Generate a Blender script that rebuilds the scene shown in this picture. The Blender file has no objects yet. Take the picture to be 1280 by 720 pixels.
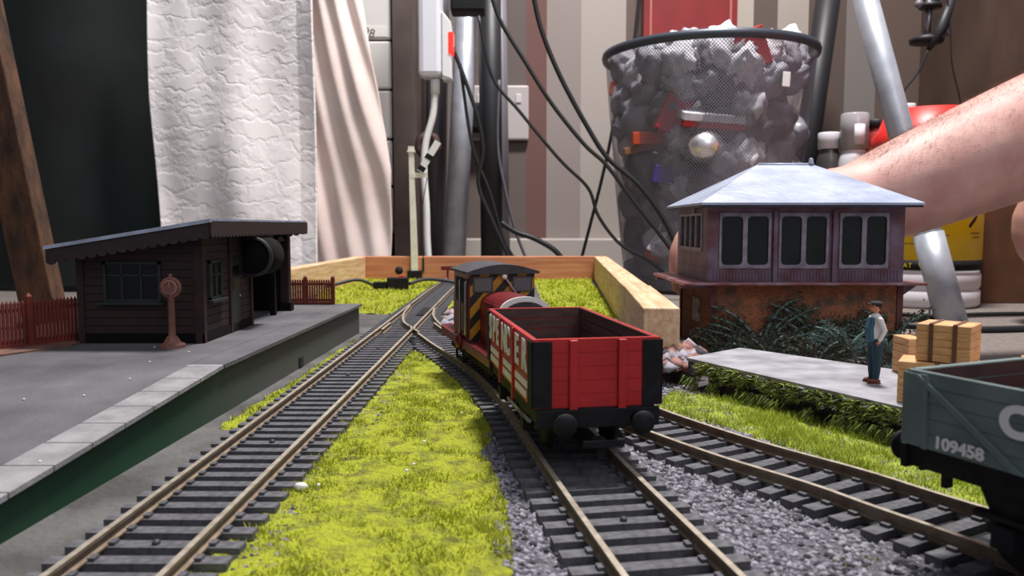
import bpy, math, random
import numpy as np
from mathutils import Vector, Matrix
random.seed(7); rng = np.random.default_rng(11)
C = bpy.context.scene.collection
sc = bpy.context.scene
# one unit is one centimetre: a 1:76 model railway on a board on the floor of a room
sc.unit_settings.system = 'METRIC'; sc.unit_settings.scale_length = 0.01

# ---------------------------------------------------------------- camera, world, lamps, exposure
CAM_Z = 5.65; PITCH = math.atan(0.078); F = 1000.0
cd = bpy.data.cameras.new('camera'); cam = bpy.data.objects.new('camera', cd); C.objects.link(cam)
cd.sensor_width = 36; cd.lens = 36 * F / 1280; cd.clip_start = 0.5; cd.clip_end = 1000
cam.location = (0, 0, CAM_Z); cam.rotation_euler = (math.pi / 2 - PITCH, 0, 0)
cd.dof.use_dof = True; cd.dof.focus_distance = 26; cd.dof.aperture_fstop = 0.42
sc.camera = cam
w = bpy.data.worlds.new('world'); sc.world = w; w.use_nodes = True
w.node_tree.nodes['Background'].inputs[0].default_value = (0.80, 0.86, 1.0, 1)
w.node_tree.nodes['Background'].inputs[1].default_value = 0.30

def lamp(name, loc, target, size, power, col=(1, 1, 1), shape='DISK', spread=180):
    l = bpy.data.lights.new(name, 'AREA'); l.shape = shape; l.size = size; l.energy = power; l.color = col
    l.spread = math.radians(spread)
    o = bpy.data.objects.new(name, l); C.objects.link(o); o.location = loc
    o.rotation_euler = (Vector(target) - Vector(loc)).to_track_quat('-Z', 'Y').to_euler()
    return o
lamp('ceiling_lamp', (26, 62, 140), (6, 50, 0), 24, 290000, (1.0, 0.965, 0.94))
lamp('front_fill', (45, -60, 90), (0, 60, 5), 70, 30000, (0.95, 0.95, 1.0))  # added fill light from the camera side, stands for no real window
sc.view_settings.view_transform = 'Standard'; sc.view_settings.look = 'None'
sc.view_settings.exposure = 0.28; sc.view_settings.gamma = 1; sc.view_settings.use_curve_mapping = False

# ---------------------------------------------------------------- helpers
CP, SP = math.cos(PITCH), math.sin(PITCH)
def ray(px, py):
    u = (px - 640) / F; v = (360 - py) / F
    return Vector((u, CP + v * SP, -SP + v * CP))
def onz(px, py, z):
    r = ray(px, py); t = (z - CAM_Z) / r.z
    return (r.x * t, r.y * t)
def ony(px, py, Y):
    r = ray(px, py); t = Y / r.y
    return Vector((r.x * t, Y, CAM_Z + r.z * t))

MATS = {}
def srgb(c):
    f = lambda v: v / 12.92 if v <= 0.04045 else ((v + 0.055) / 1.055) ** 2.4
    return tuple(f(v / 255) for v in c) + (1,)
def mat(name, c1, c2=None, scale=2.0, rough=0.7, metal=0.0, bump=0.0, bscale=12.0, detail=4, spec=0.5,
        stretch=(1, 1, 1), lo=0.35, hi=0.65, emit=None, alpha=None, trans=None):
    if name in MATS: return MATS[name]
    m = bpy.data.materials.new(name); m.use_nodes = True; nt = m.node_tree; N = nt.nodes; L = nt.links
    b = N['Principled BSDF']; b.inputs['Roughness'].default_value = rough; b.inputs['Metallic'].default_value = metal
    b.inputs['Specular IOR Level'].default_value = spec
    b.inputs['Base Color'].default_value = srgb(c1)
    tc = N.new('ShaderNodeTexCoord'); mp = N.new('ShaderNodeMapping'); mp.inputs['Scale'].default_value = stretch
    L.new(tc.outputs['Object'], mp.inputs['Vector'])
    if c2:
        n = N.new('ShaderNodeTexNoise'); n.inputs['Scale'].default_value = scale; n.inputs['Detail'].default_value = detail
        L.new(mp.outputs[0], n.inputs['Vector'])
        r = N.new('ShaderNodeValToRGB'); r.color_ramp.elements[0].position = lo; r.color_ramp.elements[1].position = hi
        r.color_ramp.elements[0].color = srgb(c1); r.color_ramp.elements[1].color = srgb(c2)
        L.new(n.outputs['Fac'], r.inputs['Fac']); L.new(r.outputs['Color'], b.inputs['Base Color'])
    if bump:
        n2 = N.new('ShaderNodeTexNoise'); n2.inputs['Scale'].default_value = bscale; n2.inputs['Detail'].default_value = 5
        L.new(mp.outputs[0], n2.inputs['Vector'])
        bp = N.new('ShaderNodeBump'); bp.inputs['Strength'].default_value = bump; bp.inputs['Distance'].default_value = 0.3
        L.new(n2.outputs['Fac'], bp.inputs['Height']); L.new(bp.outputs['Normal'], b.inputs['Normal'])
    if emit:
        b.inputs['Emission Color'].default_value = srgb(emit[0]); b.inputs['Emission Strength'].default_value = emit[1]
    if trans:
        b.inputs['Transmission Weight'].default_value = trans
    MATS[name] = m
    return m
def nodes_of(m): return m.node_tree.nodes, m.node_tree.links, m.node_tree.nodes['Principled BSDF']

class MB:
    def __init__(s): s.v = []; s.f = []; s.mi = []; s.sm = []; s.M = Matrix.Identity(4)
    def at(s, loc=(0, 0, 0), rot=(0, 0, 0)):
        from mathutils import Euler
        s.M = Matrix.Translation(loc) @ Euler(rot).to_matrix().to_4x4(); return s
    def add(s, vs, fs, mi=0, smooth=False):
        o = len(s.v)
        for p in vs: s.v.append(tuple(s.M @ Vector(p)))
        for k, f in enumerate(fs):
            s.f.append([i + o for i in f]); s.mi.append(mi[k] if isinstance(mi, list) else mi); s.sm.append(smooth)
        return s
    def box(s, a, b, mi=0):
        x0, y0, z0 = a; x1, y1, z1 = b
        v = [(x0,y0,z0),(x1,y0,z0),(x1,y1,z0),(x0,y1,z0),(x0,y0,z1),(x1,y0,z1),(x1,y1,z1),(x0,y1,z1)]
        return s.add(v, [(0,3,2,1),(4,5,6,7),(0,1,5,4),(1,2,6,5),(2,3,7,6),(3,0,4,7)], mi)
    def tube(s, pts, r, n=10, mi=0, smooth=True, caps=True, flat=1.0):
        pts = [Vector(p) for p in pts]; R = r if isinstance(r, (list, tuple)) else [r] * len(pts)
        vs = []; fs = []; up = None
        for i, p in enumerate(pts):
            t = (pts[min(i + 1, len(pts) - 1)] - pts[max(i - 1, 0)]).normalized()
            if up is None:
                up = Vector((0, 0, 1)) if abs(t.z) < 0.9 else Vector((0, 1, 0))
            a = (up - t * up.dot(t)).normalized(); up = a; bb = t.cross(a)
            for k in range(n):
                g = 2 * math.pi * k / n
                vs.append(p + a * (math.cos(g) * R[i] * flat) + bb * (math.sin(g) * R[i]))
        for i in range(len(pts) - 1):
            for k in range(n):
                fs.append((i*n+k, i*n+(k+1) % n, (i+1)*n+(k+1) % n, (i+1)*n+k))
        s.add(vs, fs, mi, smooth)
        if caps:
            o = len(s.v) - len(vs)
            s.f.append([o + k for k in range(n)][::-1]); s.mi.append(mi); s.sm.append(False)
            s.f.append([o + (len(pts)-1)*n + k for k in range(n)]); s.mi.append(mi); s.sm.append(False)
        return s
    def lathe(s, prof, n=24, mi=0, smooth=True, c=(0, 0, 0), arc=2*math.pi):
        vs = []; fs = []
        for r, z in prof:
            for k in range(n):
                g = arc * k / n; vs.append((c[0] + r*math.cos(g), c[1] + r*math.sin(g), c[2] + z))
        for i in range(len(prof) - 1):
            for k in range(n): fs.append((i*n+k, i*n+(k+1) % n, (i+1)*n+(k+1) % n, (i+1)*n+k))
        return s.add(vs, fs, mi, smooth)
    def ball(s, c, r, n=12, mi=0):
        if not isinstance(r, (list, tuple)): r = (r, r, r)
        vs = []; fs = []; m = n // 2 + 1
        for i in range(m + 1):
            th = math.pi * i / m
            for k in range(n):
                g = 2*math.pi*k/n
                vs.append((c[0]+r[0]*math.sin(th)*math.cos(g), c[1]+r[1]*math.sin(th)*math.sin(g), c[2]-r[2]*math.cos(th)))
        for i in range(m):
            for k in range(n): fs.append((i*n+k, i*n+(k+1) % n, (i+1)*n+(k+1) % n, (i+1)*n+k))
        return s.add(vs, fs, mi, True)
    def prism(s, poly, h0, h1, axis='z', mi=0):
        # poly in the plane of the two other axes, extruded along axis
        def P(a, b, h): return {'z': (a, b, h), 'y': (a, h, b), 'x': (h, a, b)}[axis]
        n = len(poly)
        vs = [P(a, b, h0) for a, b in poly] + [P(a, b, h1) for a, b in poly]
        fs = [list(range(n))[::-1], list(range(n, 2*n))] + [(i, (i+1) % n, (i+1) % n + n, i + n) for i in range(n)]
        return s.add(vs, fs, mi)
    def build(s, name, m, parent=None, bevel=0, seg=2):
        me = bpy.data.meshes.new(name); me.from_pydata(s.v, [], s.f)
        for mm in (m if isinstance(m, list) else [m]): me.materials.append(mm)
        me.polygons.foreach_set('material_index', s.mi); me.polygons.foreach_set('use_smooth', s.sm)
        import bmesh
        b = bmesh.new(); b.from_mesh(me); bmesh.ops.recalc_face_normals(b, faces=b.faces); b.to_mesh(me); b.free()
        o = bpy.data.objects.new(name, me); C.objects.link(o)
        if parent: o.parent = parent
        if bevel:
            md = o.modifiers.new('bevel', 'BEVEL'); md.width = bevel; md.segments = seg; md.limit_method = 'ANGLE'
        return o
def thing(name, label, cat, loc=(0, 0, 0), rz=0, group=None):
    o = bpy.data.objects.new(name, None); C.objects.link(o); o.location = loc; o.rotation_euler = (0, 0, rz)
    o.empty_display_size = 0.5; return tag(o, label, cat, group)
def tag(o, label, cat, group=None, kind=None):
    o['label'] = label; o['category'] = cat
    if group: o['group'] = group
    if kind: o['kind'] = kind
    return o
def struct(o, label=None, cat=None):
    o['kind'] = 'structure'
    if label: o['label'] = label
    if cat: o['category'] = cat
    return o
def crom(pts, n=8):
    pts = [Vector(p) for p in pts]; P = [2*pts[0]-pts[1]] + pts + [2*pts[-1]-pts[-2]]; out = []
    for i in range(1, len(P) - 2):
        a, b, c, d = P[i-1], P[i], P[i+1], P[i+2]
        for k in range(n):
            t = k / n
            out.append(0.5*((2*b) + (c-a)*t + (2*a-5*b+4*c-d)*t*t + (3*b-a-3*c+d)*t**3))
    out.append(pts[-1]); return out
def np_mesh(name, V, Fc, m, parent=None, mi=None, smooth=False):
    """V (n,3), Fc (k,3) triangles"""
    me = bpy.data.meshes.new(name); me.vertices.add(len(V)); me.vertices.foreach_set('co', V.astype(np.float32).ravel())
    k = len(Fc); me.loops.add(3*k); me.loops.foreach_set('vertex_index', Fc.astype(np.int32).ravel())
    me.polygons.add(k); me.polygons.foreach_set('loop_start', np.arange(0, 3*k, 3, dtype=np.int32))
    me.polygons.foreach_set('loop_total', np.full(k, 3, dtype=np.int32))
    for mm in (m if isinstance(m, list) else [m]): me.materials.append(mm)
    if mi is not None: me.polygons.foreach_set('material_index', mi.astype(np.int32))
    if smooth: me.polygons.foreach_set('use_smooth', np.ones(k, dtype=bool))
    me.update(calc_edges=True); me.validate()
    o = bpy.data.objects.new(name, me); C.objects.link(o)
    if parent: o.parent = parent
    return o
def inpoly(P, poly):
    x, y = P[:, 0], P[:, 1]; c = np.zeros(len(P), bool); n = len(poly); j = n - 1
    for i in range(n):
        xi, yi = poly[i]; xj, yj = poly[j]
        if abs(yj - yi) > 1e-9:
            c ^= ((yi > y) != (yj > y)) & (x < (xj - xi) * (y - yi) / (yj - yi) + xi)
        j = i
    return c
def text_mesh(name, body, size, m, parent, loc, rot, extrude=0.01, sx=1.0, font_bold=0.0):
    cu = bpy.data.curves.new(name, 'FONT'); cu.body = body; cu.size = size; cu.extrude = extrude; cu.offset = font_bold
    t = bpy.data.objects.new('tmp', cu); C.objects.link(t); bpy.context.view_layer.update()
    me = bpy.data.meshes.new_from_object(t.evaluated_get(bpy.context.evaluated_depsgraph_get()))
    bpy.data.objects.remove(t); me.materials.clear(); me.materials.append(m)
    o = bpy.data.objects.new(name, me); C.objects.link(o); o.parent = parent; o.location = loc; o.rotation_euler = rot
    o.scale = (sx, 1, 1); return o
def blob(name, mb, m, parent=None, voxel=0.1, smooth=6):
    o = mb.build(name, m, parent)
    r = o.modifiers.new('remesh', 'REMESH'); r.mode = 'VOXEL'; r.voxel_size = voxel; r.use_smooth_shade = True
    s_ = o.modifiers.new('smooth', 'SMOOTH'); s_.iterations = smooth; s_.factor = 0.5
    return o

# ---------------------------------------------------------------- materials
M_wall = mat('wallpaper', (150, 138, 132)); M_floor = mat('carpet', (132, 122, 116), (108, 100, 96), scale=3, rough=0.95, bump=0.6, bscale=6)
M_wood = mat('pine', (226, 196, 160), (200, 160, 120), scale=1.2, stretch=(3, 0.25, 3), rough=0.6, bump=0.1, bscale=3)
M_woodr = mat('pine_orange', (205, 140, 102), (182, 112, 78), scale=1.2, stretch=(0.2, 3, 3), rough=0.6)
M_ply = mat('ply_board', (96, 92, 92), (76, 72, 72), scale=1.2, rough=0.95, bump=0.5, bscale=8)
M_track = mat('sleeper_plastic', (70, 69, 73), (98, 97, 102), scale=6, rough=0.75, bump=0.15, bscale=30)
M_railside = mat('rail_side', (112, 96, 78), (138, 122, 104), scale=3, rough=0.6, metal=0.35)
M_railtop = mat('rail_top', (204, 194, 178), (172, 160, 142), scale=4, rough=0.4, metal=0.5)
M_black = mat('black_plastic', (18, 18, 20), (28, 28, 31), scale=4, rough=0.7, spec=0.25)
M_dark = mat('matt_black', (14, 13, 14), rough=0.8)
M_red = mat('wagon_red', (186, 34, 36), (168, 28, 30), scale=1.5, rough=0.45)
M_redin = mat('wagon_inside', (92, 62, 58), (70, 48, 46), scale=2, rough=0.7, stretch=(1, 0.3, 4))
M_white = mat('white_paint', (232, 230, 228), rough=0.6)
M_loco = mat('loco_maroon', (120, 26, 32), (96, 20, 26), scale=2, rough=0.4)
M_grey = mat('loco_roof', (66, 66, 70), (48, 48, 52), scale=2, rough=0.6)
M_metal = mat('steel', (150, 152, 158), (120, 122, 128), scale=2, rough=0.35, metal=0.9)
M_tube = mat('satin_tube', (188, 192, 200), (168, 172, 182), scale=0.6, rough=0.45, metal=0.45)
M_skin = mat('skin', (206, 160, 148), (186, 134, 124), scale=0.5, rough=0.55, bump=0.08, bscale=8)
M_cable = mat('cable_rubber', (24, 26, 28), rough=0.5)

# ================================================================ room shell
o = MB().box((-150, -60, -2.6), (120, 131, -2.35)).build('floor', M_floor); struct(o)
# wallpaper: broad vertical stripes
m = M_wall; N, L, b = nodes_of(m); b.inputs['Roughness'].default_value = 0.85
tc = N.new('ShaderNodeTexCoord'); sx = N.new('ShaderNodeSeparateXYZ'); L.new(tc.outputs['Object'], sx.inputs[0])
mr = N.new('ShaderNodeMapRange'); mr.inputs['From Min'].default_value = -65; mr.inputs['From Max'].default_value = 75
L.new(sx.outputs['X'], mr.inputs['Value']); cr = N.new('ShaderNodeValToRGB'); cr.color_ramp.interpolation = 'CONSTANT'
st = [(-65, (92, 78, 74)), (-14, (120, 112, 108)), (-9, (104, 92, 88)), (2, (112, 80, 74)), (5.4, (150, 138, 134)), (11, (172, 162, 156)), (18, (108, 92, 86)), (20.3, (180, 170, 160)),
      (38, (100, 86, 80)), (42, (168, 158, 150)), (47, (88, 74, 68)), (53, (120, 114, 112)), (58, (94, 78, 70)), (66, (86, 68, 58))]
e = cr.color_ramp.elements
while len(e) > 1: e.remove(e[0])
for i, (x, c) in enumerate(st):
    p = (x + 65) / 140
    el = e[0] if i == 0 else e.new(p)
    el.position = p; el.color = srgb(c)
L.new(mr.outputs[0], cr.inputs['Fac']); L.new(cr.outputs['Color'], b.inputs['Base Color'])
o = MB().box((-110, 130, -2.35), (75, 131, 120)).build('wall_back', M_wall); struct(o)
o = MB().box((-60, 128.8, -2.35), (64, 129.95, 3.6)).build('baseboard_back', mat('skirting', (176, 168, 162), rough=0.5), bevel=0.3); struct(o)
o = MB().prism([(65, 129.9), (57.8, 89), (59, 89), (66.5, 129.9)], -2.35, 120).build('wall_right', mat('brown_board', (98, 76, 64), (78, 58, 48), scale=0.12, rough=0.7)); struct(o)
o = MB().box((-111, -60, -2.35), (-110, 130, 120)).build('wall_left', mat('dark_wall', (40, 38, 38), rough=0.9)); struct(o)

# ================================================================ layout board and frame
LZ = 0.0
o = MB().prism([(-26, -2), (18.5, -2), (18.5, 46), (8.2, 46), (9.9, 84.5), (-16.6, 84.5), (-26, 46)], -1.6, 0).build('layout_board', M_ply)
tag(o, 'grey painted flat baseboard carrying the whole model railway', 'baseboard')
# planks round the rear of the board
def plank(p0, p1, wdt, z0, z1, m, label, bev=0.06):
    p0 = Vector(p0); p1 = Vector(p1); d = p1 - p0
    o = MB().box((0, 0, z0), (wdt, d.length, z1)).build('wooden_plank', m, bevel=bev)
    o.location = (p0.x, p0.y, 0); o.rotation_euler = (0, 0, math.atan2(-d.x, d.y))
    return tag(o, label, 'plank')
plank((5.95, 42.4), (8.55, 83), 1.35, 0, 2.45, M_wood, 'long pale pine edge plank running from the rear corner behind the shunter')
plank((5.05, 30.6), (5.93, 42.2), 1.4, 0, 2.5, M_wood, 'short pale pine block with sawn end next to the signal box')
plank((-18, 44), (-16.4, 83), 1.2, 0, 2.45, M_wood, 'pale pine edge plank in front of the hanging white cloth')
o = MB().box((-16.4, 83.1, 0), (9.9, 84.4, 2.45)).build('wooden_plank', M_woodr, bevel=0.06)
tag(o, 'orange-brown rear plank across the far end of the board, with a drilled hole', 'plank')
h = MB().at((-11.75, 83.1, 1.0), (math.pi/2, 0, 0)).lathe([(0, 0.0), (0.42, 0.0), (0.42, 0.02), (0, 0.02)], 16).build('drilled_hole', M_dark, o)

# ================================================================ tracks
def rail_mesh(mb, path, rise=0.2):
    prof = [(-.09, 0), (.09, 0), (.09, .035), (.025, .06), (.025, .17), (.055, .185), (.055, .25), (-.055, .25), (-.055, .185), (-.025, .17), (-.025, .06), (-.09, .035)]
    n = len(prof); vs = []; fs = []; mi = []
    for i, p in enumerate(path):
        t = (path[min(i+1, len(path)-1)] - path[max(i-1, 0)]).normalized(); s = Vector((t.y, -t.x, 0))
        for a, z in prof: vs.append(Vector((p.x, p.y, 0)) + s*a + Vector((0, 0, rise + z)))
    for i in range(len(path) - 1):
        for k in range(n):
            fs.append((i*n+k, i*n+(k+1) % n, (i+1)*n+(k+1) % n, (i+1)*n+k)); mi.append(1 if k == 6 else 0)
    fs += [list(range(n)), [(len(path)-1)*n+k for k in range(n)][::-1]]; mi += [0, 0]
    mb.add(vs, fs, mi); return mb
def offset(path, d):
    out = []
    for i, p in enumerate(path):
        t = (path[min(i+1, len(path)-1)] - path[max(i-1, 0)]).normalized()
        out.append(p + Vector((t.y, -t.x, 0)) * d)
    return out
def sleeper_mb(a=-1.5, b=1.5):
    mb = MB().box((a, -.16, 0.0), (b, .16, .2))
    for x in (-.87, .87):
        for s in (-1, 1):
            if a < x + s*.12 < b: mb.box((x + s*.13 - .06, -.09, .2), (x + s*.13 + .06, .09, .26))
    return mb
SL = None
def track(label, pts, sp=0.645, trim=None, pins=(), group=None):
    global SL
    path = crom([(x, y, 0) for x, y in pts], 14)
    root = thing('model_railway_track', label, 'track', tuple(path[0]))
    loc = [p - path[0] for p in path]
    for s in (-.865, .865): rail_mesh(MB(), offset(loc, s)).build('rail', [M_railside, M_railtop], root)
    if SL is None: SL = sleeper_mb()
    acc = 0; nxt = sp/2; first = None; k = 0
    for i in range(len(loc) - 1):
        d = loc[i+1] - loc[i]; l = d.length
        while nxt <= acc + l:
            p = loc[i] + d * ((nxt - acc) / l); ang = math.atan2(-d.x, d.y)
            if trim and trim(p + path[0]) is not None:
                a = trim(p + path[0]); o = sleeper_mb(a, 1.5).build('sleeper', M_track, root)
            elif first is None:
                o = SL.build('sleeper', M_track, root); first = o
            else:
                o = first.copy(); C.objects.link(o); o.parent = root
            o.location = p; o.rotation_euler = (0, 0, ang + random.uniform(-.012, .012)); nxt += sp
            if k in pins:
                q = MB().lathe([(0, .28), (.05, .27), (.07, .24), (.07, .2)], 12).build('track_pin', M_grey, root); q.location = p
            k += 1
        acc += l
    return root
track('straight weathered track nearest the platform, running away from the camera', [(-6.2, 4), (-6.12, 12), (-6.0, 25), (-5.93, 38.9)], pins=(14, 24, 38, 48))
MID = [(4.1, 4), (3.2, 8), (2.5, 11.9), (1.66, 16.9), (1.33, 19.1), (.72, 22.9), (.28, 25.2), (-.45, 28.3), (-1.12, 30.6), (-1.85, 32.9), (-2.85, 35.9), (-3.75, 38.9)]
track('curving track under the red open wagon, in the centre foreground', MID, pins=(10, 16, 30))
RT = [(11.2, 4), (10.2, 8.5), (8.75, 12.6), (7.5, 14.95), (6.75, 16.35), (5.36, 18.4), (3.98, 20.96), (3.1, 23.0)]
def trimr(p):
    if p.y < 19.9: return None
    return -1.5 + (p.y - 19.9) * 0.33
track('track on the right carrying the grey wagon, beside the small concrete ramp', RT, trim=trimr, pins=(12,))
# turnout
tr = thing('railway_turnout', 'points where the curving track joins the straight track, near the platform end', 'points', (-5.9, 39, 0))
O = Vector((-5.9, 39, 0))
def rl(pts, name='rail'):
    return rail_mesh(MB(), [p - O for p in crom([(x, y, 0) for x, y in pts], 8)]).build(name, [M_railside, M_railtop], tr)
rl([(-6.79, 39), (-6.77, 46), (-6.76, 53.2)]); rl([(-5.06, 39), (-5.06, 40.3)]); rl([(-5.05, 41.4), (-5.04, 47), (-5.03, 53.2)])
rl([(-4.55, 39), (-5.0, 40.3)]); rl([(-5.35, 41.4), (-5.95, 43.6), (-6.45, 47.5), (-6.66, 52)], 'switch_blade')
rl([(-3.0, 39.2), (-3.9, 42.6), (-4.6, 46.5), (-4.92, 50.5)]); rl([(-6.55, 40), (-6.55, 42.8)], 'check_rail'); rl([(-3.45, 39.9), (-4.2, 42.8)], 'check_rail')
rl([(-5.06, 40.2), (-5.2, 41), (-5.35, 41.6)], 'frog'); rl([(-5.0, 40.2), (-5.02, 40.9), (-5.05, 41.5)], 'frog')
y = 39.3
while y < 53.2:
    xr = -2.1 - (y - 39.3) * 0.23 if y < 49 else -4.4
    xr = max(xr, -4.4); o = MB().box((-7.5 - O.x, -.15, 0), (xr - O.x, .15, .2)).build('sleeper', M_track, tr); o.location = (0, y - 39, 0); y += 0.66
o = MB().box((-5.9 - O.x + .1, 9.2, .2), (-5.9 - O.x + .6, 13.6, .26)).build('tie_bar', M_black, tr)
track('far length of straight track leading to the red buffer stop', [(-5.9, 53.4), (-5.85, 66), (-5.6, 79.5)])
# buffer stop
bs = thing('buffer_stop', 'small red buffer stop at the far end of the track, by the rear plank', 'buffer stop', (-5.6, 80, .45))
MB().box((-1.5, -.15, .75), (1.5, .15, 1.15)).build('beam', M_loco, bs, bevel=.03)
for s in (-.85, .85): MB().box((s-.1, -.1, -.25), (s+.1, .1, .75)).at((s, 0.1, 0), (-.6, 0, 0)).box((-.08, 0, -.1), (.08, .15, .95)).build('post', M_loco, bs)

# ================================================================ scenery: ballast and grass
def grow(name, label, cat, poly, dens, lmin, lmax, mats, wd=0.03, z0=0.0, lean=0.7, base=None, zf=None):
    P = np.array(poly); lo = P.min(0); hi = P.max(0); n = int(dens * np.prod(hi - lo))
    X = rng.random((n, 2)) * (hi - lo) + lo; X = X[inpoly(X, poly)]; n = len(X)
    h = np.sin(X[:, 0]*2.1 + np.sin(X[:, 1]*1.3)*2) * np.sin(X[:, 1]*1.7 + X[:, 0]) * .5 + .5
    keep = rng.random(n) < (.55 + .6*h); X = X[keep]; h = h[keep]; n = len(X)
    ln = (lmin + (lmax - lmin) * rng.random(n)) * (.6 + .6*h)
    a = rng.random(n) * 2*np.pi; dx = (rng.random((n, 2)) - .5) * 2 * lean * ln[:, None]
    w_ = np.stack([np.cos(a), np.sin(a)], 1) * wd
    z = np.full(n, z0) + .06*h
    A = np.column_stack([X - w_, z]); B = np.column_stack([X + w_, z]); T = np.column_stack([X + dx, z + ln])
    V = np.stack([A, B, T], 1).reshape(-1, 3); Fc = np.arange(3*n).reshape(-1, 3)
    mi = np.where(rng.random(n) < .78, 0, 1)
    mi = np.where(h + rng.normal(0, .06, n) < .14, 2, mi)
    o = np_mesh(name, V, Fc, mats, mi=mi)
    # foam mat under the fibres, in the same stuff object's child
    return tag(o, label, cat, kind='stuff')
G1 = mat('grass_bright', (182, 190, 44), (156, 168, 38), scale=1.2, rough=0.8)
G2 = mat('grass_yellow', (202, 196, 80), (168, 160, 62), scale=2, rough=0.8)
G3 = mat('grass_olive', (112, 112, 52), (78, 78, 46), scale=2, rough=0.85)
G4 = mat('grass_deep', (124, 146, 50), (92, 112, 42), scale=2, rough=0.85)
G5 = mat('grass_lime', (188, 200, 78), (160, 176, 60), scale=2, rough=0.85)
def px(pts, z=0.1): return [onz(a, b_, z) for a, b_ in pts]
P_mid = px([(512, 438), (548, 447), (580, 470), (590, 500), (612, 520), (614, 548), (604, 560), (622, 600), (634, 632), (640, 668), (642, 735), (215, 735), (255, 700), (300, 662), (345, 622), (378, 590), (402, 560), (425, 530), (450, 500), (472, 470), (490, 448)])
P_farL = px([(395, 352), (480, 347), (548, 347), (545, 358), (520, 372), (497, 392), (458, 392), (430, 384), (400, 380)], .05)
P_farR = px([(668, 347), (735, 347), (765, 390), (800, 430), (700, 440), (690, 400)], .05)
P_mid2 = px([(588, 352), (598, 354), (580, 385), (556, 384)], .05)
P_strip = px([(318, 505), (370, 474), (415, 443), (444, 424), (455, 427), (420, 452), (350, 500), (290, 535), (270, 533)])
P_right = px([(818, 508), (840, 490), (930, 500), (1040, 530), (1150, 562), (1290, 610), (1290, 672), (1215, 637), (1120, 600), (1020, 569), (900, 531)], .1)
P_tuft = px([(1040, 700), (1075, 690), (1110, 702), (1105, 720), (1060, 722)], .05)
def foam(poly, m, name, label, z=.03, th=.1):
    # low uneven foam mat
    P = np.array(poly); lo = P.min(0); hi = P.max(0); st = max(.22, (hi-lo).max()/150)
    xs = np.arange(lo[0], hi[0]+st, st); ys = np.arange(lo[1], hi[1]+st, st)
    GX, GY = np.meshgrid(xs, ys); pts = np.column_stack([GX.ravel(), GY.ravel()])
    jit = pts + (rng.random(pts.shape)-.5)*st*.6
    ins = inpoly(jit, poly)
    Z = np.where(ins, th*(.4 + .9*rng.random(len(pts))), -.04)
    V = np.column_stack([jit, Z]); nx = len(xs); ny = len(ys); F_ = []
    I = np.arange(len(pts)).reshape(ny, nx); a = I[:-1, :-1].ravel(); b_ = I[:-1, 1:].ravel(); c = I[1:, 1:].ravel(); d = I[1:, :-1].ravel()
    k = ins[a] | ins[b_] | ins[c] | ins[d]
    Fc = np.concatenate([np.column_stack([a, b_, c])[k], np.column_stack([a, c, d])[k]])
    return tag(np_mesh(name, V, Fc, m, smooth=True), label, 'grass', kind='stuff')
M_foam = mat('foam_turf', (168, 174, 38), (100, 100, 44), scale=2.2, rough=0.95, bump=0.8, bscale=9, lo=.45, hi=.75)
M_foamd = mat('foam_turf_dark', (84, 96, 34), (60, 62, 40), scale=2.2, rough=0.95, bump=0.8, bscale=9)
foam(P_mid, M_foam, 'turf', 'crumbly yellow-green turf mat between the platform track and the centre track')
grow('grass', 'short bright yellow-green fibres covering the turf between the two front tracks', 'grass', P_mid, 380, .05, .17, [G1, G2, G3], .022)
foam(P_farL, M_foam, 'turf', 'yellow-green turf mat at the far left, around the signal post')
grow('grass', 'yellow-green fibres at the far left, around the signal post', 'grass', P_farL, 22, .1, .35, [G1, G2, G2], .07)
foam(P_farR, M_foam, 'turf', 'yellow-green turf mat at the far right, behind the shunter')
grow('grass', 'yellow-green fibres at the far right, behind the shunter', 'grass', P_farR, 22, .1, .35, [G1, G1, G5], .07)
foam(P_mid2, M_foam, 'turf', 'narrow yellow-green turf wedge left of the shunter cab')
foam(P_strip, M_foam, 'turf', 'thin yellow-green turf strip along the foot of the platform')
grow('grass', 'short olive fibres along the foot of the platform', 'grass', P_strip, 200, .05, .18, [G1, G3, G3], .025)
foam(P_right, mat('foam_lime', (166, 178, 60), (120, 132, 50), scale=2.2, rough=.95, bump=.6, bscale=9), 'turf', 'lime green turf strip between the right-hand track and the ramp')
grow('grass', 'lime green fibres between the right-hand track and the ramp', 'grass', P_right, 420, .1, .32, [G5, G1, G4], .02)
grow('grass', 'small sparse green tuft in the gravel at the bottom right', 'grass', P_tuft, 160, .04, .12, [G5, G3, G3], .02)

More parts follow.
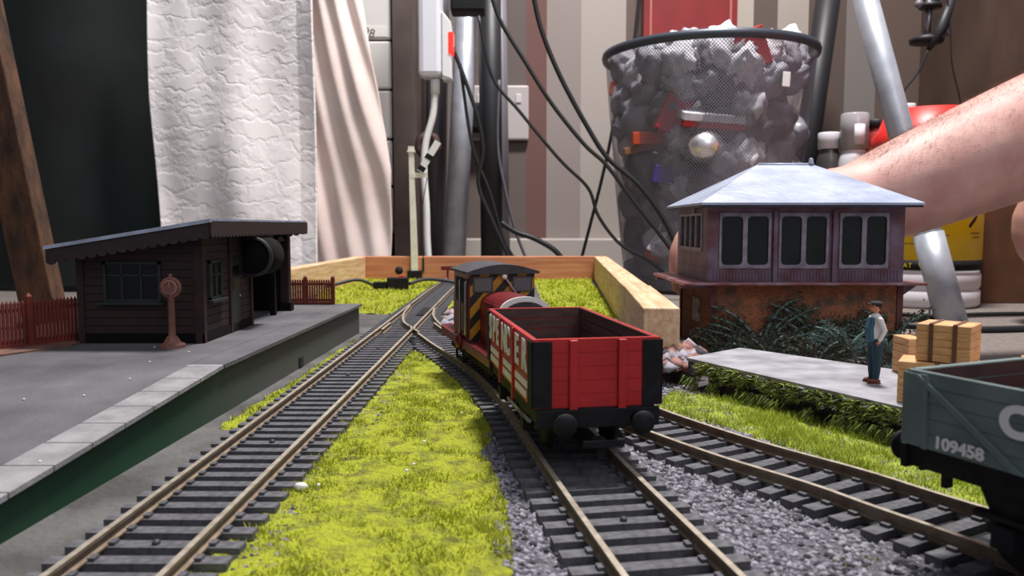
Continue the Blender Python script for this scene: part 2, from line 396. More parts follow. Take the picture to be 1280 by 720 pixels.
# ballast
def dist_path(X, pts):
    P = crom([(a, b_, 0) for a, b_ in pts], 6); Q = np.array([(p.x, p.y) for p in P]); D = np.full(len(X), 1e9)
    for q in Q: D = np.minimum(D, np.hypot(X[:, 0]-q[0], X[:, 1]-q[1]))
    return D
M_s1 = mat('ballast_grey', (142, 137, 148), (112, 108, 118), scale=3, rough=0.95)
M_s2 = mat('ballast_light', (164, 160, 170), (138, 134, 142), scale=3, rough=0.95)
M_s3 = mat('ballast_dark', (66, 64, 70), (50, 48, 52), scale=3, rough=0.95)
M_bed = mat('ballast_bed', (120, 116, 126), (88, 85, 93), scale=2.5, rough=0.95, bump=1.0, bscale=7)
def stones(name, label, poly, n, size, excl, mats, pr):
    P = np.array(poly); lo = P.min(0); hi = P.max(0); X = rng.random((n*3, 2))*(hi-lo)+lo
    X = X[inpoly(X, poly)]
    for pts, d in excl: X = X[dist_path(X, pts) > d]
    X = X[:n]; n = len(X)
    base = np.array([(1,0,0),(-1,0,0),(0,1,0),(0,-1,0),(0,0,1),(0,0,-1)], float)
    fc = np.array([(0,2,4),(2,1,4),(1,3,4),(3,0,4),(2,0,5),(1,2,5),(3,1,5),(0,3,5)])
    s = size*(.5+rng.random(n)**2*1.1)
    V = base[None]*(.7+.6*rng.random((n,6,1)))*s[:,None,None] + (rng.random((n,6,3))-.5)*s[:,None,None]*.5
    V[:, :, 2] *= .7
    V += np.column_stack([X, s*.35])[:, None, :]
    Fc = (fc[None] + (np.arange(n)*6)[:, None, None]).reshape(-1, 3)
    mi = np.repeat(rng.choice(3, n, p=pr), 8)
    return tag(np_mesh(name, V.reshape(-1,3), Fc, mats, mi=mi), label, 'ballast', kind='stuff')
o = MB().prism([(-.6, 8), (14, 8), (6.5, 27.5), (3.6, 30.5), (-1.5, 38.5), (-5.0, 38.5), (-3.4, 30), (-1.2, 22)], 0.0, .035).build('gravel_bed', M_bed)
tag(o, 'grey gravel bedding under the centre and right-hand tracks', 'gravel', kind='stuff')
P_gr = [(-.2, 8), (14, 8), (6.2, 27.5), (3.6, 30.5), (-1.5, 38.5), (-5.0, 38.5), (-4.2, 35), (-2.8, 30.5), (-1.0, 24), (-.4, 18)]
stones('ballast', 'fine grey loose stone ballast around the centre and right-hand tracks', P_gr, 42000, .062, [(MID, 1.42), (RT, 1.42)], [M_s1, M_s2, M_s3], (.5, .3, .2))
stones('ballast', 'dark grey stone heap along the far right edge of the track, behind the shunter', [(1.5, 34), (5, 33), (6.2, 46), (3.5, 46)], 700, .28, [], [M_s1, M_s3, M_s3], (.4, .3, .3))
stones('ballast', 'scattered grey stones beside the platform track on its right', [(-4.7, 9), (-3.9, 9), (-3.7, 38), (-4.6, 38)], 3500, .065, [], [M_s1, M_s3, M_s3], (.4, .3, .3))
stones('ballast', 'pinkish stone rubble by the points, left of the shunter', [(-3.9, 44), (-2.2, 40), (-1.4, 44), (-2.6, 52), (-4, 52)], 260, .35, [], [mat('rubble', (168, 150, 146), (120, 100, 98), scale=2, rough=.9), M_s2, M_s3], (.5, .3, .2))

def shading(label, pts, w_):  # near-black strip that paints in the shade between the sleepers
    P = crom([(a, b_, 0) for a, b_ in pts], 5); l = offset(P, -w_); r = offset(P, w_)
    o = MB().prism([(p.x, p.y) for p in l] + [(p.x, p.y) for p in r[::-1]], .03, .055).build('gap_shade', mat('gap_shade_dark', (26, 25, 27), (16, 15, 17), scale=4, rough=.95)); tag(o, label, 'track bed', kind='stuff')
shading('painted shade between the sleepers of the straight track by the platform', [(-6.2, 4), (-6.12, 12), (-6.0, 25), (-5.93, 38.9)], 1.35)
shading('painted shade between the sleepers of the curving centre track', MID, 1.35)
shading('painted shade between the sleepers of the right-hand track', RT, 1.2)
# dusty strip left of the platform track
o = MB().prism([(-12.5, 6), (-7.75, 6), (-7.5, 46), (-9, 46), (-9.5, 20)], 0.0, .02).build('ground_strip', mat('dusty_strip', (104, 102, 100), (72, 70, 68), scale=.5, rough=.95, bump=.4, bscale=6))
tag(o, 'dusty grey strip of bare ground between platform and track', 'ground', kind='stuff')

# ================================================================ platform
PT = 1.56
def ptop(y): return PT if y >= 23.4 else PT - (23.4 - y) * .0655
def pedge(y): return -8.95 + (y - 13.6) * .042 if y < 23.4 else -8.54 + (y - 23.4) * .034
pf = thing('station_platform', 'grey model station platform with a ramped near end, on the left', 'platform', (0, 0, 0))
M_tar = mat('tarmac', (106, 104, 108), (70, 69, 73), scale=.35, rough=0.7, bump=.15, bscale=9, lo=.3, hi=.7)
ys = [4, 13.6, 23.4, 32, 41.8]; W_ = -19.5
def strip_mesh(fx0, fx1, dz, yl, th):
    vs = []; fs = []
    for y in yl:
        a, b_, z = fx0(y), fx1(y), ptop(y) + dz
        vs += [(a, y, z), (b_, y, z), (b_, y, z - th), (a, y, z - th)]
    for i in range(len(yl)-1):
        for k in range(4): fs.append((i*4+k, i*4+(k+1) % 4, (i+1)*4+(k+1) % 4, (i+1)*4+k))
    fs += [(0,1,2,3), tuple((len(yl)-1)*4+k for k in (3,2,1,0))]
    return vs, fs
# hollow-free body (goes to the board)
vs = []; fs = []
for y in ys:
    z = ptop(y) - .12; vs += [(W_, y, 0), (W_, y, z), (pedge(y) - .12, y, z), (pedge(y) - .12, y, 0)]
for i in range(len(ys)-1):
    for k in range(4): fs.append((i*4+k, i*4+(k+1) % 4, (i+1)*4+(k+1) % 4, (i+1)*4+k))
fs += [(0,1,2,3), (19,18,17,16)]
M_pw = mat('platform_wall', (70, 72, 72), (58, 60, 60), scale=1, rough=.7)
N, L, b = nodes_of(M_pw)
tc = N.new('ShaderNodeTexCoord'); s3 = N.new('ShaderNodeSeparateXYZ'); L.new(tc.outputs['Object'], s3.inputs[0])
nz = N.new('ShaderNodeTexNoise'); nz.inputs['Scale'].default_value = .5; L.new(tc.outputs['Object'], nz.inputs['Vector'])
ad = N.new('ShaderNodeMath'); ad.operation = 'MULTIPLY_ADD'; ad.inputs[1].default_value = 3; L.new(nz.outputs['Fac'], ad.inputs[0]); L.new(s3.outputs['Y'], ad.inputs[2])
m2 = N.new('ShaderNodeMapRange'); m2.inputs['From Min'].default_value = 21; m2.inputs['From Max'].default_value = 29; L.new(ad.outputs[0], m2.inputs['Value'])
mx = N.new('ShaderNodeMix'); mx.data_type = 'RGBA'; mx.inputs['A'].default_value = srgb((8, 58, 34)); mx.inputs['B'].default_value = srgb((74, 76, 74))
L.new(m2.outputs[0], mx.inputs['Factor']); L.new(mx.outputs['Result'], b.inputs['Base Color'])
MB().add(vs, fs).build('platform_wall', M_pw, pf)
v_, f_ = strip_mesh(lambda y: W_, lambda y: pedge(y) - 1.0, 0, ys, .12); MB().add(v_, f_).build('platform_surface', M_tar, pf)
v_, f_ = strip_mesh(lambda y: pedge(y) - .98, lambda y: pedge(y) + .05, .0, [23.4, 32, 41.8], .12); MB().add(v_, f_).build('platform_edge', M_tar, pf)
y = 4.6; M_cop = mat('coping', (150, 148, 150), (126, 124, 126), scale=1.5, rough=.7, bump=.1)
k = 0
while y < 23.3:
    y2 = min(y + 1.32, 23.38); v_, f_ = strip_mesh(lambda y: pedge(y) - .98, lambda y: pedge(y) + .04, .015, [y, y2 - .04], .13)
    MB().add(v_, f_).build('coping_slab', M_cop, pf, bevel=.015); y = y2; k += 1
MB().box((pedge(31.5)-.13, 31.2, .05), (pedge(31.5)-.08, 31.7, .45)).build('drain_hole', M_dark, pf)

# fences
M_fen = mat('fence_red_brown', (118, 42, 28), (96, 32, 22), scale=2, rough=.65)
def fence(label, p0, p1, h, z, npost, m=M_fen):
    p0 = Vector((*p0, 0)); p1 = Vector((*p1, 0)); d = p1 - p0; Ln = d.length
    r = thing('picket_fence', label, 'fence', (p0.x, p0.y, z), math.atan2(d.y, d.x))
    mb = MB(); x = .1
    while x < Ln: mb.box((x-.045, -.03, .08), (x+.045, .03, h*.93)); mb.add([(x-.045,-.03,h*.93),(x+.045,-.03,h*.93),(x+.045,.03,h*.93),(x-.045,.03,h*.93),(x,0,h)], [(0,1,4),(1,2,4),(2,3,4),(3,0,4)]); x += .125
    mb.build('pickets', m, r)
    for zz in (.16, h*.75): MB().box((0, .03, zz), (Ln, .1, zz+.12)).build('fence_rail', m, r)
    MB().box((0, -.06, 0), (Ln, .09, .12)).build('plinth', m, r)
    for i in range(npost):
        x = Ln*i/(npost-1); MB().box((x-.09, -.09, 0), (x+.09, .09, h*1.06)).add([(x-.09,-.09,h*1.06),(x+.09,-.09,h*1.06),(x+.09,.09,h*1.06),(x-.09,.09,h*1.06),(x,0,h*1.14)], [(0,1,4),(1,2,4),(2,3,4),(3,0,4)]).build('fence_post', m, r)
    return r
fence('red-brown picket fence along the back of the platform, left of the station building', (-18.6, 23.2), (-15.1, 28.6), 1.62, PT, 4)
fence('red-brown picket fence across the far platform end, right of the station building', (-13.6, 41.5), (-9.3, 41.4), 1.33, PT, 4)
fence('short red-brown fence seen through the open end of the station building', (-16.2, 41.6), (-13.75, 41.55), 1.45, PT, 2)
o = MB().prism([(-19.4, 22.5), (-17.3, 22.3), (-14.95, 26.9), (-15.1, 28.3), (-18.6, 23.4), (-19.4, 23.4)], PT-.01, PT+.06).build('fence_kerb', mat('kerb_brown', (120, 84, 72), (90, 66, 58), scale=2, rough=.8), pf)

# station building
sb = thing('station_building', 'shade-darkened maroon wooden station building with a sloping awning roof, on the platform', 'building', (-15.1, 27.7, PT))
M_st = mat('station_maroon', (44, 18, 16), (30, 13, 12), scale=1.5, rough=.7)  # station colours darkened to carry the shade lying over the building
M_std = mat('station_dark', (14, 9, 9), rough=.9, spec=.2); M_sg = mat('station_green', (26, 38, 36), (20, 30, 28), scale=2, rough=.6)
M_glass = mat('dark_glass', (10, 13, 13), rough=.4, spec=.25)
def boards(mb, x0, x1, y, z0, z1, ax='x', st=.28, out=-1):
    z = z0
    while z < z1 - .02:
        t = min(st - .03, z1 - z)
        if ax == 'x': mb.box((x0, y + (out*.04 if out < 0 else 0), z), (x1, y + (0 if out < 0 else .04), z + t))
        else: mb.box((y + (out*.04 if out < 0 else 0), x0, z), (y + (0 if out < 0 else .04), x1, z + t))
        z += st
wl = MB()
poly = [(0, 0), (4.3, 0), (4.3, 3.9), (0, 3.25)]
wl.prism([(0,0),(4.3,0),(4.3,3.95),(0,3.3)], 0, 5.2, 'y')
wl.build('office_block', M_st, sb)
mb = MB(); boards(mb, .02, 4.28, 0, .35, 3.5); mb.build('front_boarding', M_st, sb)
mb = MB(); boards(mb, .02, 5.18, 4.3, .35, 3.8, 'y', out=1); mb.build('side_boarding', M_st, sb)
MB().box((-.06, -.08, 0), (4.38, -.0, .32)).box((4.3, -.08, 0), (4.4, 5.25, .32)).build('base_skirting', M_std, sb)
for x, yy in ((.02, -.09), (4.1, -.09)): MB().box((x, yy, 0), (x + .24, 0, 3.4)).build('corner_post', M_st, sb)
for yy in (-.08, 2.6, 4.98): MB().box((4.3, yy, 0), (4.42, yy + .22, 3.7)).build('corner_post', M_st, sb)
MB().box((0, 5.2, 0), (.25, 10.9, 3.3)).build('rear_wall', M_std, sb)
MB().box((2.6, 10.6, 0), (4.3, 10.9, 3.9)).build('end_wall', M_std, sb)
def arch(mb, y0, y1, z0, z1, x, t):
    n = 12; pts = [(y0, z0), (y0, z1)] + [(y0 + .25 + (y1 - y0 - .5) * (.5 - .5*math.cos(math.pi*k/n)), z1 - .9 + .55*math.sin(math.pi*k/n)) for k in range(n+1)]
    outer = [(y0, z1), (y1, z1), (y1, z0), (y1 - .25, z0)] ; inner = [(y1-.25, z1-.9)] + [((y0+y1)/2 + (y1-y0-.5)/2*math.cos(math.pi*k/n), z1 - .9 + .6*math.sin(math.pi*k/n)) for k in range(1, n)] + [(y0+.25, z1-.9), (y0+.25, z0), (y0, z0)]
    # as strips
    for k in range(n):
        a0 = math.pi*k/n; a1 = math.pi*(k+1)/n; cy = (y0+y1)/2; ry = (y1-y0-.5)/2
        P = [(cy+ry*math.cos(a0), z1-.9+.6*math.sin(a0)), (cy+ry*math.cos(a1), z1-.9+.6*math.sin(a1))]
        mb.prism([P[0], P[1], (P[1][0], z1), (P[0][0], z1)], x, x+t, 'x')
    mb.box((x, y0, z0), (x+t, y0+.25, z1)); mb.box((x, y1-.25, z0), (x+t, y1, z1))
mb = MB(); arch(mb, 8.6, 10.9, 0, 3.9, 4.05, .25); mb.build('arched_screen', M_std, sb)
MB().box((3.98, 10.55, 0), (4.4, 10.98, 3.95)).build('end_pillar', M_st, sb, bevel=.03)
MB().box((3.93, 10.5, 0), (4.5, 11.05, .42)).build('pillar_base', M_std, sb, bevel=.03)
MB().box((3.95, 5.2, 3.35), (4.3, 10.9, 3.95)).build('lintel', M_st, sb)
def win(name, parent, mb_fn, pane):
    f = mb_fn(MB()).build(name, M_sg, parent); pane(MB()).build('pane', M_glass, f); return f
def wf(mb):
    for a, b_ in (((.95, -.12, 1.45), (2.95, -.03, 1.55)), ((.95, -.1, 2.75), (2.95, -.03, 2.85)), ((.95, -.1, 1.45), (1.05, -.03, 2.85)), ((2.85, -.1, 1.45), (2.95, -.03, 2.85)), ((1.57, -.09, 1.45), (1.63, -.03, 2.85)), ((2.23, -.09, 1.45), (2.29, -.03, 2.85)), ((.8, -.26, 1.37), (3.1, -.03, 1.45)), ((.95, -.09, 2.35), (2.95, -.03, 2.4))): mb.box(a, b_)
    return mb
win('window', sb, wf, lambda m: m.box((1.0, -.055, 1.5), (2.9, -.045, 2.8)))
def wf2(mb):
    for a, b_ in (((4.33, .55, 1.45), (4.42, 1.75, 1.55)), ((4.33, .55, 2.75), (4.42, 1.75, 2.85)), ((4.33, .55, 1.45), (4.42, .65, 2.85)), ((4.33, 1.65, 1.45), (4.42, 1.75, 2.85)), ((4.33, 1.12, 1.45), (4.4, 1.18, 2.85)), ((4.33, .4, 1.36), (4.58, 1.9, 1.45)), ((4.33, .6, 2.3), (4.4, 1.7, 2.36))): mb.box(a, b_)
    return mb
win('window', sb, wf2, lambda m: m.box((4.345, .6, 1.5), (4.355, 1.7, 2.8)))
d = MB().box((4.3, 2.85, .1), (4.38, 3.75, 2.7)).build('door', M_sg, sb)
MB().box((4.38, 2.95, 1.6), (4.39, 3.65, 2.55)).build('pane', M_glass, d)
MB().ball((4.41, 3.62, 1.35), .05, 8).build('door_knob', M_metal, d)
# roof: corrugated, rising towards the platform
mb = MB(); x0, x1 = -.55, 4.95; ya, yb = -.8, 11.9
sl = (4.27 - 3.36) / (x1 - x0); zr = lambda x: 3.36 + (x - x0) * sl
mb.prism([(x0, zr(x0) - .1), (x1, zr(x1) - .1), (x1, zr(x1)), (x0, zr(x0))], ya, yb, 'y')
y = ya + .03
while y < yb - .05:
    mb.prism([(x0, zr(x0)), (x1, zr(x1)), (x1, zr(x1) + .05), (x0, zr(x0) + .05)], y, y + .11, 'y'); y += .25
mb.build('corrugated_roof', mat('roof_slate', (170, 178, 196), (140, 148, 166), scale=1.5, rough=.3), sb)
def valance(name, mb, a, b_, zt, h, axis, at, t=.06, st=.34):
    n = int((b_ - a)/st); s = (b_ - a)/n
    for k in range(n):
        u0 = a + k*s; z0 = zt(u0); z1 = zt(u0 + s)
        pl = [(u0, z0), (u0 + s, z1), (u0 + s, z1 - h + .1)] + [(u0 + s*(.5 + .5*math.cos(math.pi*q/6)), (z0+z1)/2 - h + .1 - .12*math.sin(math.pi*q/6)) for q in range(1, 6)] + [(u0, z0 - h + .1)]
        mb.prism(pl, at, at + t, axis)
    return mb.build(name, M_std2, sb)
M_std2 = mat('valance_maroon', (40, 23, 26), (30, 17, 20), scale=2, rough=.6)
MB().prism([(x0-.03, zr(x0)-.07), (x1+.08, zr(x1)-.07), (x1+.08, zr(x1)+.05), (x0-.03, zr(x0)+.05)], ya-.14, ya, 'y').build('roof_edge_cap', mat('roof_slate', (0,0,0)), sb)
valance('awning_valance', MB(), x0, x1, lambda x: zr(x) - .07, .52, 'y', ya - .07)
valance('awning_valance', MB(), ya, yb, lambda y: zr(x1) - .02, .55, 'x', x1)
valance('awning_valance', MB(), x0, x1, lambda x: zr(x) - .02, .55, 'y', yb)
# round drum under the awning
dr = MB().at((4.75, 5.1, 2.85), (math.pi/2, 0, 0)).lathe([(0, -.9), (.72, -.9), (.78, -.85), (.78, .85), (.72, .9), (0, .9)], 28).build('round_canopy_bracket', M_std, sb)
MB().at((4.75, 4.15, 2.85), (math.pi/2, 0, 0)).lathe([(.7, -.06), (.82, -.06), (.82, .06), (.7, .06)], 28).build('rim', mat('rim_grey', (34, 34, 38), rough=.5), dr)

# platform scale
pm_ = thing('platform_weighing_machine', 'small brown lollipop-shaped weighing machine standing in front of the station building', 'weighing machine', (-11.45, 26.75, PT))
M_pm = mat('machine_brown', (128, 84, 72), (104, 66, 56), scale=3, rough=.6)
MB().lathe([(0, .0), (.46, 0), (.44, .1), (.3, .16), (.2, .34), (.13, .4), (0, .4)], 8, smooth=False).build('base', M_pm, pm_)
MB().lathe([(.12, .35), (.11, 1.75), (.16, 1.8), (0, 1.82)], 12).build('post', M_pm, pm_)
dd = MB().at((0, 0, 2.02), (math.pi/2, 0, 0)).lathe([(0, -.08), (.33, -.08), (.36, -.04), (.36, .04), (.33, .08), (.28, .06), (0, .06)], 24).build('dial', M_pm, pm_)
MB().at((0, -.08, 2.02), (math.pi/2, 0, 0)).lathe([(.2, 0), (.26, .0), (.26, .03), (.2, .03)], 20).box((-.02, -.02, 0), (.02, .2, .03)).build('dial_face', mat('dial_tan', (150, 104, 90), rough=.6), dd)
MB().ball((0, 0, 2.42), .07, 8).build('finial', M_pm, pm_)
# crumbs on the platform
for i, (a, b_) in enumerate([(193, 434), (236, 440), (187, 452), (162, 474), (30, 502), (105, 497), (50, 584)]):
    y = onz(a, b_, 1.5)[1]; p = onz(a, b_, ptop(y) + .03)
    o = MB().ball((0, 0, 0), (.038, .03, .02), 6).build('paint_crumb', M_white); o.location = (*p, ptop(p[1]) + .03)
    tag(o, 'tiny white crumb lying loose on the grey platform surface', 'crumb', 'white crumbs on the platform')

# ================================================================ open wagons
def wagon(label, loc, rz, W, Lg, H, z0, body, inside, corner, nplank, lettering, group=None):
    r = thing('open_wagon', label, 'wagon', loc, rz)
    w2, l2 = W/2, Lg/2; z1 = z0 + H; t = .12
    def side(s):
        mb = MB(); ph = H / nplank
        for k in range(nplank): mb.box((min(s*w2, s*(w2-t)), -l2, z0 + k*ph + .012), (max(s*w2, s*(w2-t)), l2, z0 + (k+1)*ph - .012))
        mb.box((min(s*(w2-.01), s*(w2-t+.03)), -l2+.01, z0), (max(s*(w2-.01), s*(w2-t+.03)), l2-.01, z1-.005))
        return mb
    for s in (-1, 1): side(s).build('side_panel', body, r)
    for s in (-1, 1):
        mb = MB(); ph = H/nplank
        ya, yb = sorted((s*l2, s*(l2-t)))
        mb.box((-w2+t, ya, z0), (w2-t, yb, z1)); 
        for k in range(nplank): mb.box((-w2+.3, ya-.012, z0+k*ph+.012), (w2-.3, yb+.012, z0+(k+1)*ph-.012))
        mb.build('end_panel', body, r)
        # stanchions, corner irons
        for x in (-w2*.38, w2*.38): MB().box((x-.09, min(s*l2, s*(l2+.1)), z0-.3), (x+.09, max(s*l2, s*(l2+.1)), z1-.02)).build('end_stanchion', body, r, bevel=.02)
        for sx_ in (-1, 1):
            MB().box((min(sx_*(w2+.03), sx_*(w2-.42)), min(s*(l2-.01), s*(l2+.04)), z0+.02), (max(sx_*(w2+.03), sx_*(w2-.42)), max(s*(l2-.01), s*(l2+.04)), z1-.05)).box((min(sx_*(w2), sx_*(w2+.035)), min(s*(l2+.04), s*(l2-.4)), z0+.02), (max(sx_*(w2), sx_*(w2+.035)), max(s*(l2+.04), s*(l2-.4)), z1-.05)).build('corner_iron', corner, r)
    # inner lining and floor
    mb = MB(); ph = H/nplank
    mb.box((-w2+t, -l2+t, z0), (w2-t, l2-t, z0+.1))
    for s in (-1, 1):
        for k in range(nplank):
            a, b_ = sorted((s*(w2-t), s*(w2-t-.02))); mb.box((a, -l2+t, z0+k*ph+.01), (b_, l2-t, z0+(k+1)*ph-.015))
            a, b_ = sorted((s*(l2-t), s*(l2-t-.02))); mb.box((-w2+t, a, z0+k*ph+.01), (w2-t, b_, z0+(k+1)*ph-.015))
    mb.build('inner_lining', inside, r)
    # side ironwork: door straps and V-shaped washer plates
    for s in (-1, 1):
        for y in (-l2*.3, l2*.3): MB().box((min(s*w2, s*(w2+.05)), y-.06, z0-.25), (max(s*w2, s*(w2+.05)), y+.06, z1-.03)).build('door_strap', body, r)
    # underframe
    MB().box((-w2+.12, -l2-.02, z0-.38), (w2-.12, l2+.02, z0)).build('solebar_frame', M_black, r, bevel=.02)
    for s in (-1, 1):
        a, b_ = sorted((s*l2, s*(l2+.12))); MB().box((-w2+.05, a, z0-.42), (w2-.05, b_, z0-.02)).build('headstock', M_black, r, bevel=.02)
        for x in (-.85, .85):
            bf = MB().at((x, s*(l2+.12), z0-.24), (-s*math.pi/2, 0, 0)).lathe([(0, 0), (.13, 0), (.11, .28), (.06, .3), (.06, .42), (.24, .43), (.26, .46), (.24, .5), (0, .52)], 18).build('buffer', [M_black], r)
        MB().box((-.12, min(s*l2, s*(l2+.55)), z0-.72), (.12, max(s*l2, s*(l2+.55)), z0-.64)).box((-.45, *sorted((s*(l2+.5), s*(l2+.58)))[:1], z0-.74), (.45, sorted((s*(l2+.5), s*(l2+.58)))[1], z0-.6)).build('tension_coupling', M_black, r)
        MB().box((-.09, min(s*(l2+.3), s*(l2+.4)), z0-1.05), (.09, max(s*(l2+.3), s*(l2+.4)), z0-.6)).build('coupling_hook', M_black, r)
    for y in (-l2*.5, l2*.5):
        wh = MB()
        for x in (-.78, .78):
            wh.at((x, y, .6), (0, math.pi/2, 0)).lathe([(0, -.09), (.5, -.09), (.6, -.07), (.6, .06), (.66, .07 if x < 0 else -.12), (.5, .09), (0, .09)], 28)
        wh.at().tube([(-1.0, y, .6), (1.0, y, .6)], .07, 10); wh.build('wheelset', M_black, r)
        for s in (-1, 1):
            ab = MB(); X = s*(w2-.32)
            ab.prism([(y-.55, z0-.3), (y+.55, z0-.3), (y+.22, .75), (y+.16, .42), (y-.16, .42), (y-.22, .75)], min(X, X+s*.08), max(X, X+s*.08), 'x')
            ab.box((min(X, X+s*.25), y-.17, .45), (max(X, X+s*.25), y+.17, .8)); ab.box((min(X, X+s*.2), y-.5, .85), (max(X, X+s*.2), y+.5, .93))
            ab.build('axle_guard', M_black, r, bevel=.01)
    for s in (-1, 1):
        X = s*(w2-.1); MB().tube([(X, -l2*.75, z0-.45), (X, -l2*.3, z0-.5), (X, l2*.1, .45+.3)], .05, 8).build('brake_lever', M_metal, r)
        X = s*(w2-.25); MB().box((min(X, X-s*.1), -.12, .5), (max(X, X-s*.1), .12, z0)).box((min(X, X-s*.15), -.65, .45), (max(X, X-s*.15), -.35, .95)).box((min(X, X-s*.15), .35, .45), (max(X, X-s*.15), .65, .95)).build('brake_shoe_gear', M_black, r)
    lettering(r, w2, l2, z0, z1)
    return r
RZ = .172
def let_red(r, w2, l2, z0, z1):
    # left side, letters read from far end to near end
    q = (math.pi/2, 0, -math.pi/2); X = -w2 - .02; ht = .62
    txt = [('S', .47), ('P', .33), ('E', .19), ('N', .04), ('C', -.1), ('E', -.38), ('R', -.55)]
    ys = [2.95, 2.28, 1.62, .78, .1, -1.25, -2.15]
    for (c, _), y in zip(txt, ys): text_mesh('lettering', c, .95, M_white, r, (X, y, z0 + .72), q, .012, 1.0, .03)
    random.seed(3)
    for y0 in (2.7, .5, -1.3):
        mb = MB()
        for j in range(2):
            y = y0
            while y > y0 - 1.35:
                wd = random.uniform(.1, .2); mb.box((X-.005, y-wd, z0+.34-j*.24), (X+.02, y, z0+.5-j*.24)); y -= wd + .05
        mb.build('small_lettering', M_white, r)
    random.seed(9)
M_reds = mat('wagon_red_side', (196, 44, 44), rough=.45)
wagon('red five-plank open wagon with white side lettering on the centre track', (1.28, 20.35, .45), RZ, 2.86, 6.6, 1.5, 1.28, M_red, M_redin, M_black, 5, let_red)
GW = mat('wagon_grey', (112, 128, 126), (94, 108, 106), scale=1.2, rough=.6); GWi = mat('wagon_grey_inside', (84, 52, 48), (64, 42, 40), scale=1.5, rough=.7)
def let_grey(r, w2, l2, z0, z1):
    q = (math.pi/2, 0, -math.pi/2); X = -w2 - .02
    text_mesh('running_number', '109458', .26, M_white, r, (X, l2 - .55, z0 + .07), q, .008, 1.08, .01)
    text_mesh('company_letter', 'C', .62, M_white, r, (X, l2 - 1.6, z0 + .55), q, .01, 1.1, .03)
    for s in (-1, 1):
        MB().prism([(l2-.25, z1-.05), (l2-.1, z1-.05), (l2-1.85, z0+.02), (l2-2.0, z0+.02)], min(s*w2, s*(w2+.06)), max(s*w2, s*(w2+.06)), 'x').build('diagonal_brace', GW, r)
        MB().box((min(s*w2, s*(w2+.05)), l2-.42, z0), (max(s*w2, s*(w2+.05)), l2-.34, z1-.1)).build('bolt_strip', GW, r)
# grey wagon: far-left corner stands at about (6.45, 12.8)
hd = Vector((-.40, .9165, 0)); rzg = math.atan2(-hd.x, hd.y); side_l = Vector((-hd.y, hd.x, 0))
cor = Vector((6.42, 12.85, 0)); cen = cor - side_l*1.5 - hd*3.3
wagon('grey open wagon with number and large white letter on the right-hand track', (cen.x, cen.y, .45), rzg, 3.0, 6.6, 1.23, 1.66, GW, GWi, GW, 5, let_grey)

# ================================================================ shunter
lc = thing('shunting_locomotive', 'maroon diesel shunter with yellow and black striped cab, behind the red wagon', 'locomotive', (-.42, 28.6, .45), .262)
M_wasp = mat('wasp_stripes', (200, 140, 20), rough=.5); N, L, b = nodes_of(M_wasp)
tc = N.new('ShaderNodeTexCoord'); wv = N.new('ShaderNodeTexWave'); mp = N.new('ShaderNodeMapping'); mp.inputs['Rotation'].default_value = (0, math.radians(-42), 0)
wv.inputs['Scale'].default_value = .62; wv.bands_direction = 'X'; L.new(tc.outputs['Object'], mp.inputs[0]); L.new(mp.outputs[0], wv.inputs[0])
cr = N.new('ShaderNodeValToRGB'); cr.color_ramp.interpolation = 'CONSTANT'; cr.color_ramp.elements[0].color = srgb((24, 20, 18)); cr.color_ramp.elements[1].position = .5; cr.color_ramp.elements[1].color = srgb((172, 116, 26))
L.new(wv.outputs['Fac'], cr.inputs[0]); L.new(cr.outputs[0], b.inputs['Base Color'])
cy0, cy1, cw = -.3, 2.5, 1.2
MB().box((-1.3, -3.7, .75), (1.3, 4.9, 1.1)).build('running_plate', M_loco, lc, bevel=.03)
MB().box((-cw, cy0, 1.1), (cw, cy1, 3.6)).build('cab', M_loco, lc, bevel=.04)
MB().box((-cw+.02, cy0-.03, 1.1), (cw-.02, cy0, 3.62)).build('cab_front', M_wasp, lc)
rf = MB(); n = 10; pl = [(-cw-.12 + (2*cw+.24)*k/n, 3.58 + .26*math.sin(math.pi*k/n)) for k in range(n+1)]
rf.prism(pl + [(cw+.12, 3.5), (-cw-.12, 3.5)], cy0-.2, cy1+.2, 'y'); rf.build('cab_roof', M_grey, lc)
for x in (-.72, .72):
    f = MB().box((x-.36, cy0-.07, 2.85), (x+.36, cy0-.03, 3.4)).build('cab_window', mat('win_frame', (70, 60, 60), rough=.5), lc)
    MB().box((x-.3, cy0-.08, 2.9), (x+.3, cy0-.07, 3.34)).build('pane', mat('win_grey', (96, 92, 96), rough=.3), f)
MB().tube([(.05, cy0-.1, 3.42), (.6, cy0-.12, 2.6)], .04, 8).build('wiper', mat('wiper_pink', (170, 140, 132), rough=.5), lc)
MB().ball((.05, cy0-.12, 3.4), .1, 10).build('lamp', M_white, lc)
f = MB().box((-cw-.04, cy0+.5, 2.4), (-cw, cy1-.5, 3.3)).build('side_window', M_black, lc)
MB().box((-cw-.03, cy0+.25, 1.2), (-cw, cy0+1.0, 3.35)).build('cab_door', M_loco, lc, bevel=.01)
for y in (cy0+.15, cy0+1.15): MB().tube([(-cw-.02, y, 1.3), (-cw-.12, y, 1.35), (-cw-.12, y, 3.2), (-cw-.02, y, 3.25)], .05, 8).build('handrail', M_metal, lc)
